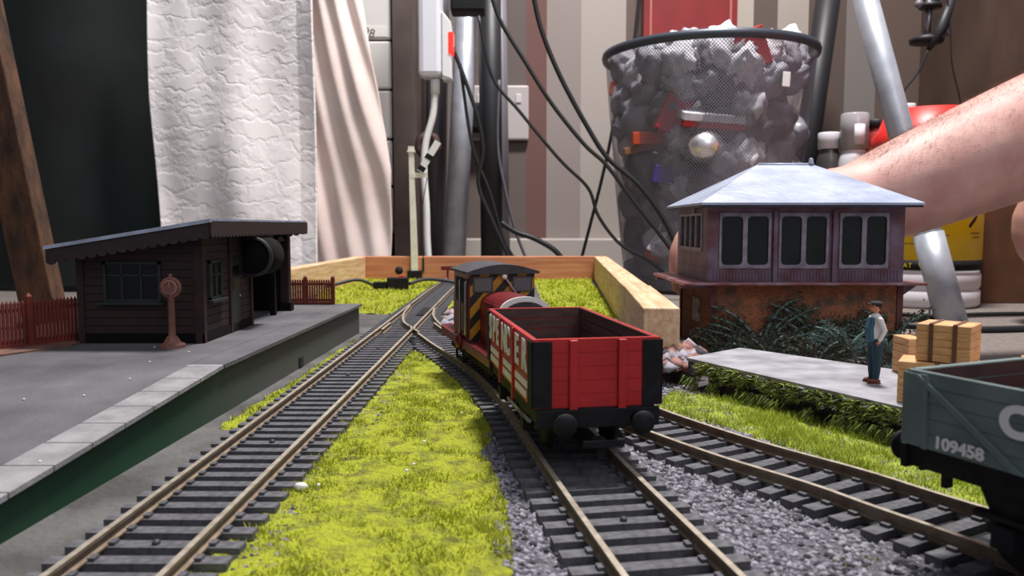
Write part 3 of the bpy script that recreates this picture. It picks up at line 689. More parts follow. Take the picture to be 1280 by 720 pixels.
# bonnet with rounded top
def bonnet(y0, y1):
    n = 12; hw, zt, rr = .82, 2.9, .45
    pl = [(hw, 1.1)] + [(hw*math.cos(math.pi*k/n) if 0 < k < n else hw*(1 if k == 0 else -1), zt - rr + rr*math.sin(math.pi*k/n)) for k in range(n+1)] + [(-hw, 1.1)]
    return pl, MB().prism(pl, y0, y1, 'y')
pl, mb = bonnet(-3.2, cy0); mb.build('bonnet', M_loco, lc)
MB().prism([(x*1.02, (z-1.1)*1.02+1.1) for x, z in pl], -3.26, -3.16, 'y').build('grille_surround', M_white, lc)
MB().prism([(x*.88, (z-1.1)*.93+1.1) for x, z in pl], -3.3, -3.2, 'y').build('radiator_grille', M_grey, lc)
pl, mb = bonnet(cy1, cy1+2.1); mb.build('bonnet', M_loco, lc)
for s, y in ((-1, -3.7), (1, 4.9)):
    MB().box((-1.25, *sorted((y, y+s*.12))[:1], .62), (1.25, sorted((y, y+s*.12))[1], 1.12)).build('buffer_beam', M_loco, lc, bevel=.02)
    for x in (-.85, .85): MB().at((x, y+s*.12, .88), (-s*math.pi/2, 0, 0)).lathe([(0, 0), (.13, 0), (.1, .2), (.06, .22), (.06, .28), (.22, .3), (.22, .35), (0, .36)], 16).build('buffer', M_black, lc)
for y in (-1.6, 2.2):
    wh = MB()
    for x in (-.78, .78): wh.at((x, y, .56), (0, math.pi/2, 0)).lathe([(0, -.09), (.5, -.09), (.56, 0), (.5, .09), (0, .09)], 24)
    wh.at().tube([(-1, y, .56), (1, y, .56)], .07, 8); wh.build('wheelset', M_black, lc)
MB().box((-1.0, -3.0, .35), (-.92, 4.2, .8)).box((.92, -3.0, .35), (1.0, 4.2, .8)).build('frame', M_black, lc)
MB().at((-1.33, .9, .98), (0, 0, 0)).ball((0, 0, 0), (.16, .3, .3), 12).build('sand_box', M_loco, lc)
MB().box((-1.38, .1, .3), (-1.2, 1.3, .38)).box((-1.38, .1, .3), (-1.3, .16, .8)).box((-1.38, 1.24, .3), (-1.3, 1.3, .8)).build('step', M_black, lc)

# ================================================================ signal box
SBX, SBY = 12.75, 34.7
sg = thing('signal_box', 'model signal box with brick base, dark glazed upper floor and pale hipped roof', 'signal box', (SBX, SBY, 0))
M_brick = mat('brick', (122, 66, 42), rough=.85); N, L, b = nodes_of(M_brick)
tc = N.new('ShaderNodeTexCoord'); mp = N.new('ShaderNodeMapping'); mp.inputs['Rotation'].default_value = (math.pi/2, 0, 0); br = N.new('ShaderNodeTexBrick'); br.inputs['Scale'].default_value = 4.2
br.inputs['Color1'].default_value = srgb((176, 108, 68)); br.inputs['Color2'].default_value = srgb((136, 80, 54)); br.inputs['Mortar'].default_value = srgb((84, 64, 54)); br.inputs['Mortar Size'].default_value = .02
L.new(tc.outputs['Object'], mp.inputs[0]); L.new(mp.outputs[0], br.inputs[0])
nz = N.new('ShaderNodeTexNoise'); nz.inputs['Scale'].default_value = 1.1; nz.inputs['Detail'].default_value = 6; L.new(tc.outputs['Object'], nz.inputs[0])
rp = N.new('ShaderNodeValToRGB'); rp.color_ramp.elements[0].position = .5; rp.color_ramp.elements[1].position = .66; L.new(nz.outputs['Fac'], rp.inputs[0])
mx = N.new('ShaderNodeMix'); mx.data_type = 'RGBA'; L.new(rp.outputs[0], mx.inputs['Factor']); L.new(br.outputs[0], mx.inputs['A']); mx.inputs['B'].default_value = srgb((84, 68, 54)); L.new(mx.outputs['Result'], b.inputs['Base Color'])
M_sb = mat('box_maroon', (92, 46, 50), (112, 96, 114), scale=1.1, rough=.5, lo=.34, hi=.66, bump=.1, bscale=10)
M_sbd = mat('box_balcony', (122, 62, 64), (150, 124, 134), scale=1.0, rough=.4, lo=.45, hi=.7)
M_fr = mat('box_frames', (146, 138, 150), (112, 104, 118), scale=2, rough=.45)
xl, xr_, dp = -4.05, 4.2, 6.3
MB().box((xl, 0, 0), (xr_, dp, 3.1)).build('brick_base', M_brick, sg)
for a_, b_ in (((xl-.06, -.06, 0), (xl+.2, .12, 3.1)), ((xr_-.2, -.06, 0), (xr_+.06, .12, 3.1)), ((xl-.08, dp-.3, 0), (xl+.1, dp, 3.1))): MB().box(a_, b_).build('corner_pier', mat('pier', (96, 50, 46), rough=.7), sg)
MB().box((xl-.1, 2.0, 1.2), (xl-.0, 3.2, 2.3)).build('base_window', mat('pale_frame', (170, 164, 170), (90, 88, 92), scale=4, rough=.6), sg)
MB().prism([(-5.45, -.75), (4.95, -.75), (4.95, dp+.35), (-5.45, dp+.35)], 3.1, 3.22).build('balcony', M_sbd, sg, bevel=.03)
MB().box((-5.4, dp-.4, 2.92), (xl, dp-.15, 3.1)).box((-5.4, .1, 2.92), (xl, .3, 3.1)).build('balcony_bracket', M_sb, sg)
MB().prism([(4.2, 3.1), (4.9, 3.1), (4.2, 2.6)], -.05, .12, 'y').build('balcony_bracket', M_sb, sg)
# upper storey
ux0, ux1 = -4.3, 4.25; zb, zt = 3.22, 6.5
MB().box((ux0, 0, zb), (ux1, dp-.2, 3.8)).build('lower_panelling', M_sb, sg, bevel=.02)
mb = MB().box((ux0, 0, 6.2), (ux1, dp-.2, zt)); mb.build('top_beam', M_sb, sg, bevel=.02)
bays = [(-3.78, -1.55), (-1.2, .95), (1.42, 3.55)]
edges = [ux0] + [v for b_ in bays for v in b_] + [ux1]
for i in range(0, 8, 2): MB().box((edges[i], 0, 3.8), (edges[i+1], .25, 6.2)).build('wall_post', M_sb, sg, bevel=.02)
for xx in (-1.37, 1.19): MB().box((xx-.09, -.14, 3.22), (xx+.09, 0, 6.3)).build('pilaster', M_sb, sg, bevel=.02)
MB().box((ux1-.2, .25, 3.8), (ux1, dp-.2, 6.2)).box((ux0+.2, dp-.4, 3.8), (ux1-.2, dp-.2, 6.2)).build('rear_wall', M_sb, sg)
MB().box((ux0, .25, 3.8), (ux0+.2, .9, 6.2)).box((ux0, dp-.9, 3.8), (ux0+.2, dp-.2, 6.2)).box((ux0, .9, 3.8), (ux0+.2, dp-.9, 4.6)).build('side_wall', M_sb, sg)
mb = MB(); z = 3.3
while False: pass
x = ux0 + .3
while x < ux1 - .2: mb.box((x, -.03, 3.3), (x+.06, 0, 3.72)); x += .14
mb.build('matchboarding', M_sb, sg)
def rrect(x0, x1, z0, z1, r, n=4):
    pts = []
    for cx, cz, a0 in ((x1-r, z1-r, 0), (x0+r, z1-r, 90), (x0+r, z0+r, 180), (x1-r, z0+r, 270)):
        for k in range(n+1): a = math.radians(a0 + 90*k/n); pts.append((cx + r*math.cos(a), cz + r*math.sin(a)))
    return pts
def ring(mb, out, inn, y0, y1):
    n = len(out); vs = [(a, y0, c) for a, c in out] + [(a, y0, c) for a, c in inn] + [(a, y1, c) for a, c in out] + [(a, y1, c) for a, c in inn]; fs = []
    for i in range(n):
        j = (i+1) % n; fs += [(i, j, n+j, n+i), (2*n+i, 3*n+i, 3*n+j, 2*n+j), (i, 2*n+i, 2*n+j, j), (n+i, n+j, 3*n+j, 3*n+i)]
    mb.add(vs, fs)
M_pane = mat('box_glass', (16, 17, 15), (24, 28, 24), scale=1, rough=.12, spec=.35)
for a, b_ in bays:
    mid = (a+b_)/2; mb = MB(); sx0 = a
    for u, v in ((a, mid), (mid, b_)):
        ring(mb, rrect(u, v, 3.8, 6.2, .03), rrect(u+.1, v-.1, 3.95, 6.05, .18), -.05, .1)
    fw = mb.build('window_frame', M_fr, sg)
    MB().box((a+.05, .04, 3.85), (b_-.05, .07, 6.15)).build('pane', M_pane, fw)
mb = MB()
for k in range(5): yy = .9 + (dp-1.8)*k/4; mb.box((ux0-.05, yy-.07, 4.5), (ux0+.1, yy+.07, 6.2))
mb.box((ux0-.06, .85, 4.5), (ux0+.1, dp-.85, 4.65)); mb.box((ux0-.06, .85, 6.1), (ux0+.1, dp-.85, 6.2))
fw = mb.build('window_frame', M_fr, sg); MB().box((ux0+.04, .9, 4.6), (ux0+.07, dp-.9, 6.15)).build('pane', M_pane, fw)
# hipped roof
M_rf = mat('pale_slate', (186, 194, 216), (146, 154, 176), scale=.9, rough=.36, lo=.3, hi=.7, bump=.12, bscale=5, stretch=(.6, 1, 1))
ex0, ex1, ey0, ey1, ez = -4.75, 4.7, -.75, 6.95, 6.62; rx0, rx1, ry, rz_ = -1.25, 1.35, 3.1, 8.5
vs = [(ex0,ey0,ez),(ex1,ey0,ez),(ex1,ey1,ez),(ex0,ey1,ez),(rx0,ry,rz_),(rx1,ry,rz_),(ex0,ey0,ez-.1),(ex1,ey0,ez-.1),(ex1,ey1,ez-.1),(ex0,ey1,ez-.1)]
MB().add(vs, [(0,1,5,4),(1,2,5),(2,3,4,5),(3,0,4),(6,7,1,0),(7,8,2,1),(8,9,3,2),(9,6,0,3),(9,8,7,6)]).build('hipped_roof', M_rf, sg)
MB().box((ex0+.05, ey0+.05, ez-.2), (ex1-.05, ey0+.15, ez-.1)).box((ex0+.05, ey0+.1, ez-.2), (ex0+.15, ey1, ez-.1)).build('gutter', mat('gutter', (34, 34, 48), rough=.5), sg)
MB().tube([(rx0, ry, rz_), (rx1, ry, rz_)], .07, 8).build('ridge_cap', M_rf, sg)
MB().lathe([(0, 0), (.14, 0), (.14, .08), (.09, .1), (.11, .22), (.06, .3), (0, .3)], 12, c=(rx1-.1, ry, rz_)).build('finial', mat('finial', (150, 152, 168), rough=.5), sg)
MB().at().box((ex0+.35, 2.2, 6.2), (ex0+.5, 2.5, 6.5)).build('lamp_bracket', M_fr, sg)

# climbing plants against the brick base
M_vine = mat('vine_green', (112, 136, 126), (72, 96, 86), scale=3, rough=.6); M_vd = mat('vine_dark', (46, 46, 32), (66, 64, 44), scale=3, rough=.7)
def vine(label, x, n, r, z0=0, up=1.0, sd=1, name='climbing_plant', leaf=M_vd, hub=False):
    random.seed(sd); t = thing(name, label, 'plant', (x, SBY - .25, z0))
    for i in range(n):
        a = math.pi*(i + .5)/n + random.uniform(-.15, .15); l = r*random.uniform(.75, 1.1)
        pts = [Vector((0, 0, .05))]
        for k in range(1, 7):
            u = k/6; bend = (a - math.pi/2)*.35*u
            pts.append(Vector((math.cos(a + (-.5 if a < 1.57 else .5)*u*.9)*l*u, .04 + .03*math.sin(k), max(.05, math.sin(a)*l*u*up*(1 - .28*u*u)))))
        MB().tube(pts, [.1 - .06*k/6 for k in range(7)], 6).build('branch', M_vine, t)
        nl = 14 if hub else 30; V = []; Fc = []
        for k in range(nl*4):
            u = random.uniform(.2, 1); p = pts[int(u*6)].lerp(pts[min(6, int(u*6)+1)], u*6 % 1)
            q = p + Vector((random.gauss(0, .16), random.uniform(-.12, .1), random.gauss(0, .16))); s = random.uniform(.04, .11)
            a2 = random.uniform(0, 6.3); d1 = Vector((math.cos(a2), random.uniform(-.5, .5), math.sin(a2)))*s; d2 = Vector((-math.sin(a2), random.uniform(-.5, .5), math.cos(a2)))*s*.5
            if q.z < .03: q.z = .05
            V += [q - d1, q + d2, q + d1, q - d2]; o_ = len(V) - 4; Fc += [(o_, o_+1, o_+2), (o_, o_+2, o_+3)]
        np_mesh('leaves', np.array([tuple(v) for v in V]), np.array(Fc), leaf, t)
    if hub: MB().ball((0, 0, .1), .2, 10).build('hub', M_vine, t)
    return t
vine('arching plant on the brick wall at the left corner of the signal box', 9.2, 6, 1.5, .1, 1.0, 1)
vine('tall dark climbing plant on the signal box wall, left of centre', 10.9, 11, 3.1, .1, 1.0, 2)
vine('wide dark climbing plant across the middle of the signal box wall', 13.4, 12, 3.2, .1, 1.0, 3)
o = vine('star-shaped green plant with thick radiating stems behind the standing figure', 15.1, 11, 1.6, .7, 1.0, 4, leaf=M_vine, hub=True); o.location.y = 31.9; o.location.x = 13.55; o.location.z = .5; [setattr(c, 'location', (0, 0, -.0)) for c in o.children]
vine('leafy plant at the right corner of the signal box', 16.3, 9, 2.5, .1, 1.0, 5)

for lab, x_, y_, n_, r_, sd_ in (('low trailing plant behind the far end of the concrete ramp', 10.6, 32.8, 8, 1.5, 9), ('low bushy plant behind the middle of the concrete ramp', 12.2, 31.6, 9, 1.5, 10), ('low bushy plant behind the figure at the ramp, right of the star-shaped plant', 14.6, 30.6, 8, 1.3, 12)):
    o = vine(lab, x_, n_, r_, .1, 1.0, sd_, leaf=M_vd); o.location.y = y_
# rubble by the plank end
stones('rubble', 'pinkish brown rubble heap between the pine block and the ramp', [(4.9, 27.6), (6.2, 27.8), (7.7, 31.5), (6.8, 33.5), (5.6, 30.4)], 260, .3, [], [mat('rubble_pink', (160, 116, 108), (110, 76, 70), scale=2, rough=.9), M_s2, M_s3], (.6, .25, .15)).location.z = .55

# ================================================================ small concrete ramp
rp_ = thing('loading_ramp', 'small concrete loading ramp in front of the signal box', 'ramp', (0, 0, 0))
RH = 1.1
A = onz(858, 447, RH); B_ = onz(1141, 512, RH); Cc = onz(1150, 476, RH); D_ = onz(925, 434.6, RH)
B2 = (B_[0] + (B_[0]-A[0])*.45, B_[1] + (B_[1]-A[1])*.45); C2 = (Cc[0] + (Cc[0]-D_[0])*.7 + 2.0, Cc[1] + (Cc[1]-D_[1])*.7 + 1.0)
Cx = (17.6, 30.6); D2 = (8.6, 31.2)
top = [A, B2, C2, D_]
M_conc = mat('ramp_concrete', (164, 162, 168), (128, 126, 132), scale=1.0, rough=.75, bump=.15, bscale=8)
MB().prism(top, RH-.1, RH).build('ramp_top', M_conc, rp_)
MB().prism([(A[0]+.06, A[1]-.02), (B2[0]+.06, B2[1]), C2, D_], RH-.5, RH-.1).build('ramp_edge_course', mat('ramp_edge', (92, 92, 104), (60, 62, 66), scale=2.5, rough=.9, bump=.6, bscale=4), rp_)
ins = [(A[0]+.75, A[1]-.1), (B2[0]+.75, B2[1]+.1), C2, D_]
MB().prism(ins, 0, RH-.5).build('ramp_body', mat('ramp_side', (96, 96, 104), (66, 66, 74), scale=1.5, rough=.9, bump=.5, bscale=4), rp_)
o = MB().prism([D_, C2, (18.3, 26), (18.3, 34), (8.3, 34.4)], 0, .12).build('ground_fill', mat('yard_ground', (104, 92, 88), (74, 66, 64), scale=1.2, rough=.95, bump=.5, bscale=6)); tag(o, 'brownish ground between the concrete ramp and the signal box', 'ground', kind='stuff')
# hanging fibres on the ramp side
n = 5200; t = .05 + .95*rng.random(n)**1.15; Av = np.array([A[0], A[1]]); Bv = np.array(B2); d = Bv - Av; nrm = np.array([d[1], -d[0]]) / np.hypot(*d)
if nrm[0] > 0: nrm = -nrm
hz = .5 + rng.random(n)**.9 * .52; Xp = Av + d*t[:, None] + nrm*(.0 + .1*rng.random(n)*(1.2-hz))[:, None]
wob = .62 + .16*np.sin(t*31) + .12*np.sin(t*77); kp = hz > wob*.9; Xp = Xp[kp]; hz = hz[kp]; n = len(hz)
ln = .1 + .22*rng.random(n); a = rng.random(n)*2*np.pi; off = np.column_stack([np.cos(a)*ln*.7, np.sin(a)*ln*.7 , (rng.random(n)-.45)*ln*1.2]); off[:, :2] += nrm*ln[:, None]*.35
w_ = np.column_stack([rng.normal(0, .02, n), rng.normal(0, .02, n), rng.normal(0, .016, n)])
P0 = np.column_stack([Xp, hz]); V = np.stack([P0 - w_, P0 + w_, P0 + off], 1).reshape(-1, 3); V[:, 2] = np.minimum(V[:, 2], RH + .02)
V[:, 2] = np.maximum(V[:, 2], .02)
o = np_mesh('ramp_weeds', V, np.arange(3*n).reshape(-1, 3), [mat('weed_olive', (158, 172, 84), (118, 132, 64), scale=2, rough=.85), mat('weed_pale', (178, 184, 92), (140, 146, 80), scale=2, rough=.85), M_s1, mat('weed_dark', (50, 70, 34), rough=.9)], mi=np.array([0, 1, 2, 3])[rng.choice(4, n, p=(.34, .36, .1, .2))])
tag(o, 'scrubby green weeds hanging on the side of the concrete ramp', 'weeds', kind='stuff')

n = 1500; t = rng.random(n); kp = np.sin(t*23 + 1) + np.sin(t*61) > -.3; t = t[kp]; n = len(t); P0 = np.column_stack([Av + d*t[:, None] + nrm*(.05 + .2*rng.random(n))[:, None], .55 - .3*rng.random(n)])
ln = .15 + .25*rng.random(n); off = np.column_stack([nrm[0]*ln*rng.random(n), nrm[1]*ln*rng.random(n), -ln*.6]); w_ = np.column_stack([rng.normal(0, .02, n), rng.normal(0, .02, n), rng.normal(0, .01, n)])
V = np.stack([P0 - w_, P0 + w_, P0 + off], 1).reshape(-1, 3)
o = np_mesh('drooping_weeds', V, np.arange(3*n).reshape(-1, 3), [G4, G3], mi=rng.choice(2, n)); tag(o, 'darker weed fringe drooping below the edge of the concrete ramp', 'weeds', kind='stuff')

# ---- figure on the ramp
fx, fy = onz(1092, 478, RH)
mn = thing('model_person', 'tiny standing figure in white shirt, waistcoat and flat cap on the ramp', 'person', (fx, fy, RH), 0)
M_tr = mat('trousers', (34, 62, 74), rough=.8); M_sh = mat('shirt', (222, 220, 224), rough=.8); M_bt = mat('boots', (112, 62, 46), rough=.6); M_ws = mat('waistcoat', (52, 96, 118), rough=.8)
M_mskin = mat('figure_skin', (206, 138, 104), rough=.6)
def cap_(mb, pts, r, n=10): mb.tube(pts, r, n); [mb.ball(p, (r[i] if isinstance(r, list) else r)*.98, 10) for i, p in enumerate(pts)]; return mb
mb = MB(); cap_(mb, [(0, 0, 1.98), (0, 0, 2.08)], .075); mb.ball((-.01, 0, 2.2), (.13, .105, .155), 14); mb.ball((-.14, 0, 2.17), (.035, .02, .03), 6); mb.ball((-.12, 0, 2.1), (.03, .05, .02), 6)
for s in (-1, 1): mb.ball((.0, s*.105, 2.18), (.03, .02, .04), 6)
hd_ = blob('head', mb, M_mskin, mn, .02, 1)
for s in (-1, 1): MB().ball((-.12, s*.045, 2.215), (.015, .015, .012), 6).build('eye', M_dark, mn)
MB().ball((.03, 0, 2.24), (.135, .115, .13), 12).build('hair', mat('hair', (52, 34, 26), rough=.9), mn)
MB().lathe([(0, .1), (.1, .1), (.17, .05), (.18, .0), (0, 0)], 16, c=(.0, 0, 2.28)).box((-.26, -.09, 2.27), (-.1, .09, 2.3)).build('flat_cap', mat('cap', (44, 40, 46), rough=.9), mn, bevel=.01)
mb = MB()
for s in (-1, 1): cap_(mb, [(.02, s*.12, 1.18), (-.03*s, s*.13, .68), (.0, s*.13 , .16)], [.17, .125, .095])
mb.ball((.02, 0, 1.22), (.19, .24, .17), 12); blob('trousers', mb, M_tr, mn, .025, 3)
for s in (-1, 1): b_ = MB(); b_.ball((-.06, s*.14, .07), (.2, .09, .075), 12).box((-.24, s*.14-.08, 0), (.12, s*.14+.08, .03)).build('boot', M_bt, mn)
mb = MB(); cap_(mb, [(.02, 0, 1.25), (.02, 0, 1.6), (.0, 0, 1.88)], [.2, .23, .17]); mb.ball((0, 0, 1.85), (.14, .27, .12), 12)
for s in (-1, 1): cap_(mb, [(.0, s*.27, 1.86), (.12, s*.32, 1.55), (.02, s*.26, 1.28)], [.095, .08, .065])
blob('shirt', mb, M_sh, mn, .025, 3)
MB().prism([(-.22, 1.22), (-.245, 1.6), (-.17, 1.9), (-.08, 1.92), (-.1, 1.2)], -.17, .17, 'y').build('waistcoat', M_ws, mn, bevel=.03)
for s in (-1, 1):
    mb = MB(); c = (.0, s*.26, 1.2); mb.ball(c, (.05, .03, .06), 8)
    for q in range(4): mb.tube([(c[0]-.035+q*.023, c[1], c[2]-.03), (c[0]-.04+q*.023, c[1], c[2]-.1 - .01*(q in (1, 2)))], .011, 6)
    mb.tube([(c[0]-.03, c[1], c[2]+.02), (c[0]-.08, c[1], c[2]-.04)], .012, 6); mb.build('hand', M_mskin, mn)

# ---- crates stacked at the ramp end
M_cr = mat('crate_pine', (222, 174, 122), (200, 146, 96), scale=2, rough=.6, stretch=(1, 1, 4)); M_band = mat('crate_band', (104, 66, 48), rough=.7)
def crate(label, x, y, z, wx, wy, wz, rz, bands=2):
    r = thing('packing_crate', label, 'crate', (x, y, z), rz, None)
    mb = MB(); k = 5
    for i in range(k): mb.box((-wx/2, -wy/2, i*wz/k+.008), (wx/2, wy/2, (i+1)*wz/k-.008))
    mb.box((-wx/2+.02, -wy/2+.02, 0), (wx/2-.02, wy/2-.02, wz-.002)); mb.build('slatted_box', M_cr, r, bevel=.012, seg=1)
    for i in range(bands):
        u = -wx/2 + wx*(i + .65)/(bands + .3); MB().box((u-.05, -wy/2-.025, 0), (u+.05, wy/2+.025, wz+.02)).build('band', M_band, r)
    return r
LZC = RH
c1 = crate('lower pine crate at the left end of the stack behind the grey wagon', 11.03, 20.45, LZC, 1.8, 1.2, 1.08, -.55, 1)
crate('lower pine crate at the right, under the top crate behind the grey wagon', 12.75, 19.4, LZC, 1.8, 1.3, 1.08, -.55, 2)
crate('pine crate partly off frame, behind the grey wagon', 14.5, 20.6, LZC, 1.8, 1.5, 1.04, -.3, 2)
crate('top pine crate with two dark bands, highest of the stack', 11.22, 20.4, LZC + 1.1, 1.25, 1.15, .96, -.72, 2)
crate('small pine crate standing behind the stack, next to the figure', 12.5, 24.4, LZC, 1.1, 1.0, 1.15, 0, 1)

# ================================================================ signal post and uncoupler
sp_ = thing('semaphore_signal', 'tall white semaphore signal post with raised arm at the far left of the track', 'signal', (*onz(519, 350, 0), 0))
H = ony(514, 183, sp_.location.y).z; dx = ony(514, 183, sp_.location.y).x - sp_.location.x
M_cream = mat('cream_paint', (238, 234, 222), (220, 214, 198), scale=1, rough=.6)
MB().at().add([(-.35, -.3, 0), (.35, -.3, 0), (.35, .3, 0), (-.35, .3, 0), (dx-.25, -.2, H-.6), (dx+.25, -.2, H-.6), (dx+.25, .2, H-.6), (dx-.25, .2, H-.6)], [(0,3,2,1),(4,5,6,7),(0,1,5,4),(1,2,6,5),(2,3,7,6),(3,0,4,7)]).build('post', M_cream, sp_)
MB().box((dx-.38, -.3, H-.6), (dx+.38, .3, H-.4)).box((dx-.3, -.22, H-.4), (dx+.3, .22, H)).build('post_cap', M_cream, sp_)
MB().box((-.75, -.6, 0), (.75, .6, 1.0)).build('base', M_black, sp_, bevel=.05)
MB().tube([(.9, 0, .6), (.8, 0, H*.55), (dx+1.6, 0, H-3.2)], .06, 6).build('operating_rod', M_grey, sp_)
MB().box((dx, -.25, H-3.2), (dx+1.6, .05, H-2.7)).build('arm_bracket', M_cream, sp_)
ar = MB(); a = math.radians(40)
aw = Matrix.Translation((dx+.9, -.3, H-2.6)) @ Matrix.Rotation(-a, 4, 'Y')
ar.M = aw @ Matrix.Rotation(math.radians(-18), 4, 'Y'); ar.box((0, -.08, -.35), (3.6, .08, .35)); arm = ar.build('signal_arm', M_white, sp_)
for u in (.1, 1.5): m_ = MB(); m_.M = ar.M; m_.box((u, -.1, -.37), (u+.55, .1, .37)).build('arm_band', M_black, arm)
m_ = MB().box((-.18, -.15, 1.0), (.18, .15, 2.2)); m_.at((.85, 0, 0)); m_.box((-.1, -.1, .9), (.12, .1, 2.3)).build('lever_weight', M_sg, sp_)
# plug and lead on the grass
pl_ = thing('lead_connector', 'black cable connector lying on the far grass by the signal post', 'connector', (*onz(497, 362, .1), .05), .1)
MB().box((-.9, -.5, 0), (.95, .5, 1.1)).build('housing', M_black, pl_, bevel=.08)
MB().box((-2.1, -.3, .15), (-.9, .3, .75)).build('plug', M_black, pl_, bevel=.1)
MB().at((0, 0, 0)).box((.1, -.3, 1.1), (.6, .3, 1.3)).build('red_tab', mat('tab_red', (200, 70, 60), rough=.5), pl_)
def cable(name, label, pts, r, m=M_cable, n=8, cat='cable', grp=None):
    o = MB().tube(crom(pts, 7), r, n).build(name, m); return tag(o, label, cat, grp)
def cy(pts, Y): return [ony(a, b_, Y) for a, b_ in pts]
q = pl_.location
cable('thin_lead', 'two-core black lead running over the far grass to the connector', [(q.x-2.0, q.y-.2, .5), (q.x-3.6, q.y, .95), (q.x-5.8, q.y-1.5, .5), (q.x-8.5, q.y-4, .25), (q.x-10.5, q.y-8, .15)], .14)
cable('thin_lead', 'grey lead running from the connector past the signal post base', [(q.x+1, q.y+.3, .6), (q.x+2.2, q.y+3, .8), (q.x+4, q.y+5, .5), (q.x+5.0, q.y+5, .3)], .16, M_grey)

# ================================================================ room objects behind
# white quilted cloth
def cloth(name, label, Y, left, right, ztop, zbot, m, fold, nx=160, nz=60):
    V = []; Fc = []
    for j in range(nz+1):
        z = zbot + (ztop - zbot)*j/nz; x0 = left(z); x1 = right(z)
        for i in range(nx+1):
            u = i/nx; V.append((x0 + (x1-x0)*u, Y + fold(u, z), z))
    for j in range(nz):
        for i in range(nx):
            a = j*(nx+1)+i; Fc += [(a, a+1, a+nx+2), (a, a+nx+2, a+nx+1)]
    o = np_mesh(name, np.array(V), np.array(Fc), m, smooth=True)
    sd = o.modifiers.new('thickness', 'SOLIDIFY'); sd.thickness = .25
    return tag(o, label, 'cloth')
M_cl = mat('quilted_cotton', (236, 230, 230), rough=.9)
N, L, b = nodes_of(M_cl); b.inputs['Sheen Weight'].default_value = .1
tc = N.new('ShaderNodeTexCoord'); n1 = N.new('ShaderNodeTexNoise'); n1.inputs['Scale'].default_value = .22; n1.inputs['Detail'].default_value = 2; n1.inputs['Distortion'].default_value = 1.5
vr = N.new('ShaderNodeTexVoronoi'); vr.feature = 'DISTANCE_TO_EDGE'; vr.inputs['Scale'].default_value = .35
mpv = N.new('ShaderNodeMapping'); mpv.inputs['Scale'].default_value = (.7, .3, 1.5); n0 = N.new('ShaderNodeTexNoise'); n0.inputs['Scale'].default_value = .9
L.new(tc.outputs['Object'], n0.inputs[0]); am = N.new('ShaderNodeVectorMath'); am.operation = 'MULTIPLY_ADD'; am.inputs[1].default_value = (2.4, 2.4, 2.4)
L.new(n0.outputs['Color'], am.inputs[0]); L.new(tc.outputs['Object'], am.inputs[2]); L.new(am.outputs[0], mpv.inputs[0]); L.new(mpv.outputs[0], vr.inputs[0])
pw = N.new('ShaderNodeMath'); pw.operation = 'MINIMUM'; pw.inputs[1].default_value = .18; L.new(vr.outputs[0], pw.inputs[0])
b1 = N.new('ShaderNodeBump'); b1.inputs['Strength'].default_value = .35; b1.inputs['Distance'].default_value = .7; L.new(pw.outputs[0], b1.inputs['Height'])
b2 = N.new('ShaderNodeBump'); b2.inputs['Strength'].default_value = .5; b2.inputs['Distance'].default_value = 1.4; L.new(n1.outputs['Fac'], b2.inputs['Height']); L.new(b1.outputs[0], b2.inputs['Normal']); L.new(b2.outputs[0], b.inputs['Normal'])
M_cl2 = M_cl
YC = 92
def xr1(z): return -22.6
cloth('hanging_cloth', 'white quilted cotton cloth hanging behind the station building', YC, lambda z: -41.2 + .05*max(0, 20-z), lambda z: -22.4, 34, -1.6, M_cl,
      lambda u, z: 0.45*math.sin(u*8 + .03*z) + .15*math.sin(u*19 + 1) + .3*math.sin(z*.2 + u*5) - 2.2*max(0, u-.9)*10*.3)
def xr2(z):
    # right outline from the photograph at this depth
    t = [(-2, -14.6), (2, -14.2), (12, -14.0), (16, -14.6), (24, -16.0), (34, -17.6)]
    for (a, xa), (c, xc) in zip(t, t[1:]):
        if z <= c: return xa + (xc-xa)*(z-a)/(c-a)
    return t[-1][1]
cloth('hanging_cloth', 'cream pinkish fold of cloth hanging beside the white plastic drawers', YC + 1.5, lambda z: -23.6, xr2, 34, -1.6, mat('cream_cotton', (232, 216, 210), (214, 192, 184), scale=.12, rough=.9, bump=.25, bscale=.35, lo=.4, hi=.7),
      lambda u, z: 0.4*math.sin(u*6 + .05*z) + 0.7*math.exp(-((u-.75)*5)**2)*math.sin(z*.25) + .3*math.sin(u*20 + z*.4), 80, 60)
cloth('dark_drape', 'very dark green-black cloth hanging at the left edge', 97, lambda z: -72, lambda z: -38, 40, -2.2, mat('black_green_cloth', (22, 32, 31), (12, 16, 16), scale=.1, rough=.95), lambda u, z: 1.0*math.sin(u*9))
# chipboard leg
a = ony(-6, 100, 62); b_ = ony(52, 372, 62); dvec = (b_ - a).normalized(); e_ = b_ + dvec*((b_.z + 2.35)/-dvec.z); s_ = a - dvec*14
o = thing('wooden_prop', 'slanting rough brown wooden prop at the left edge', 'prop', tuple(e_)); ln = (s_ - e_).length
t_ = math.atan2(s_.x - e_.x, s_.z - e_.z)
m_ = MB(); m_.M = Matrix.Rotation(t_, 4, 'Y'); m_.box((-1.35, -.9, 0.4), (1.35, .9, ln)).build('batten', mat('rough_brown_wood', (92, 60, 38), (48, 32, 22), scale=1.0, rough=.9, bump=.3, bscale=4, stretch=(1, 1, .4)), o, bevel=.1)
MB().box((-1.9, -1.2, 0), (1.9, 1.2, .5)).build('foot', M_black, o, bevel=.1)
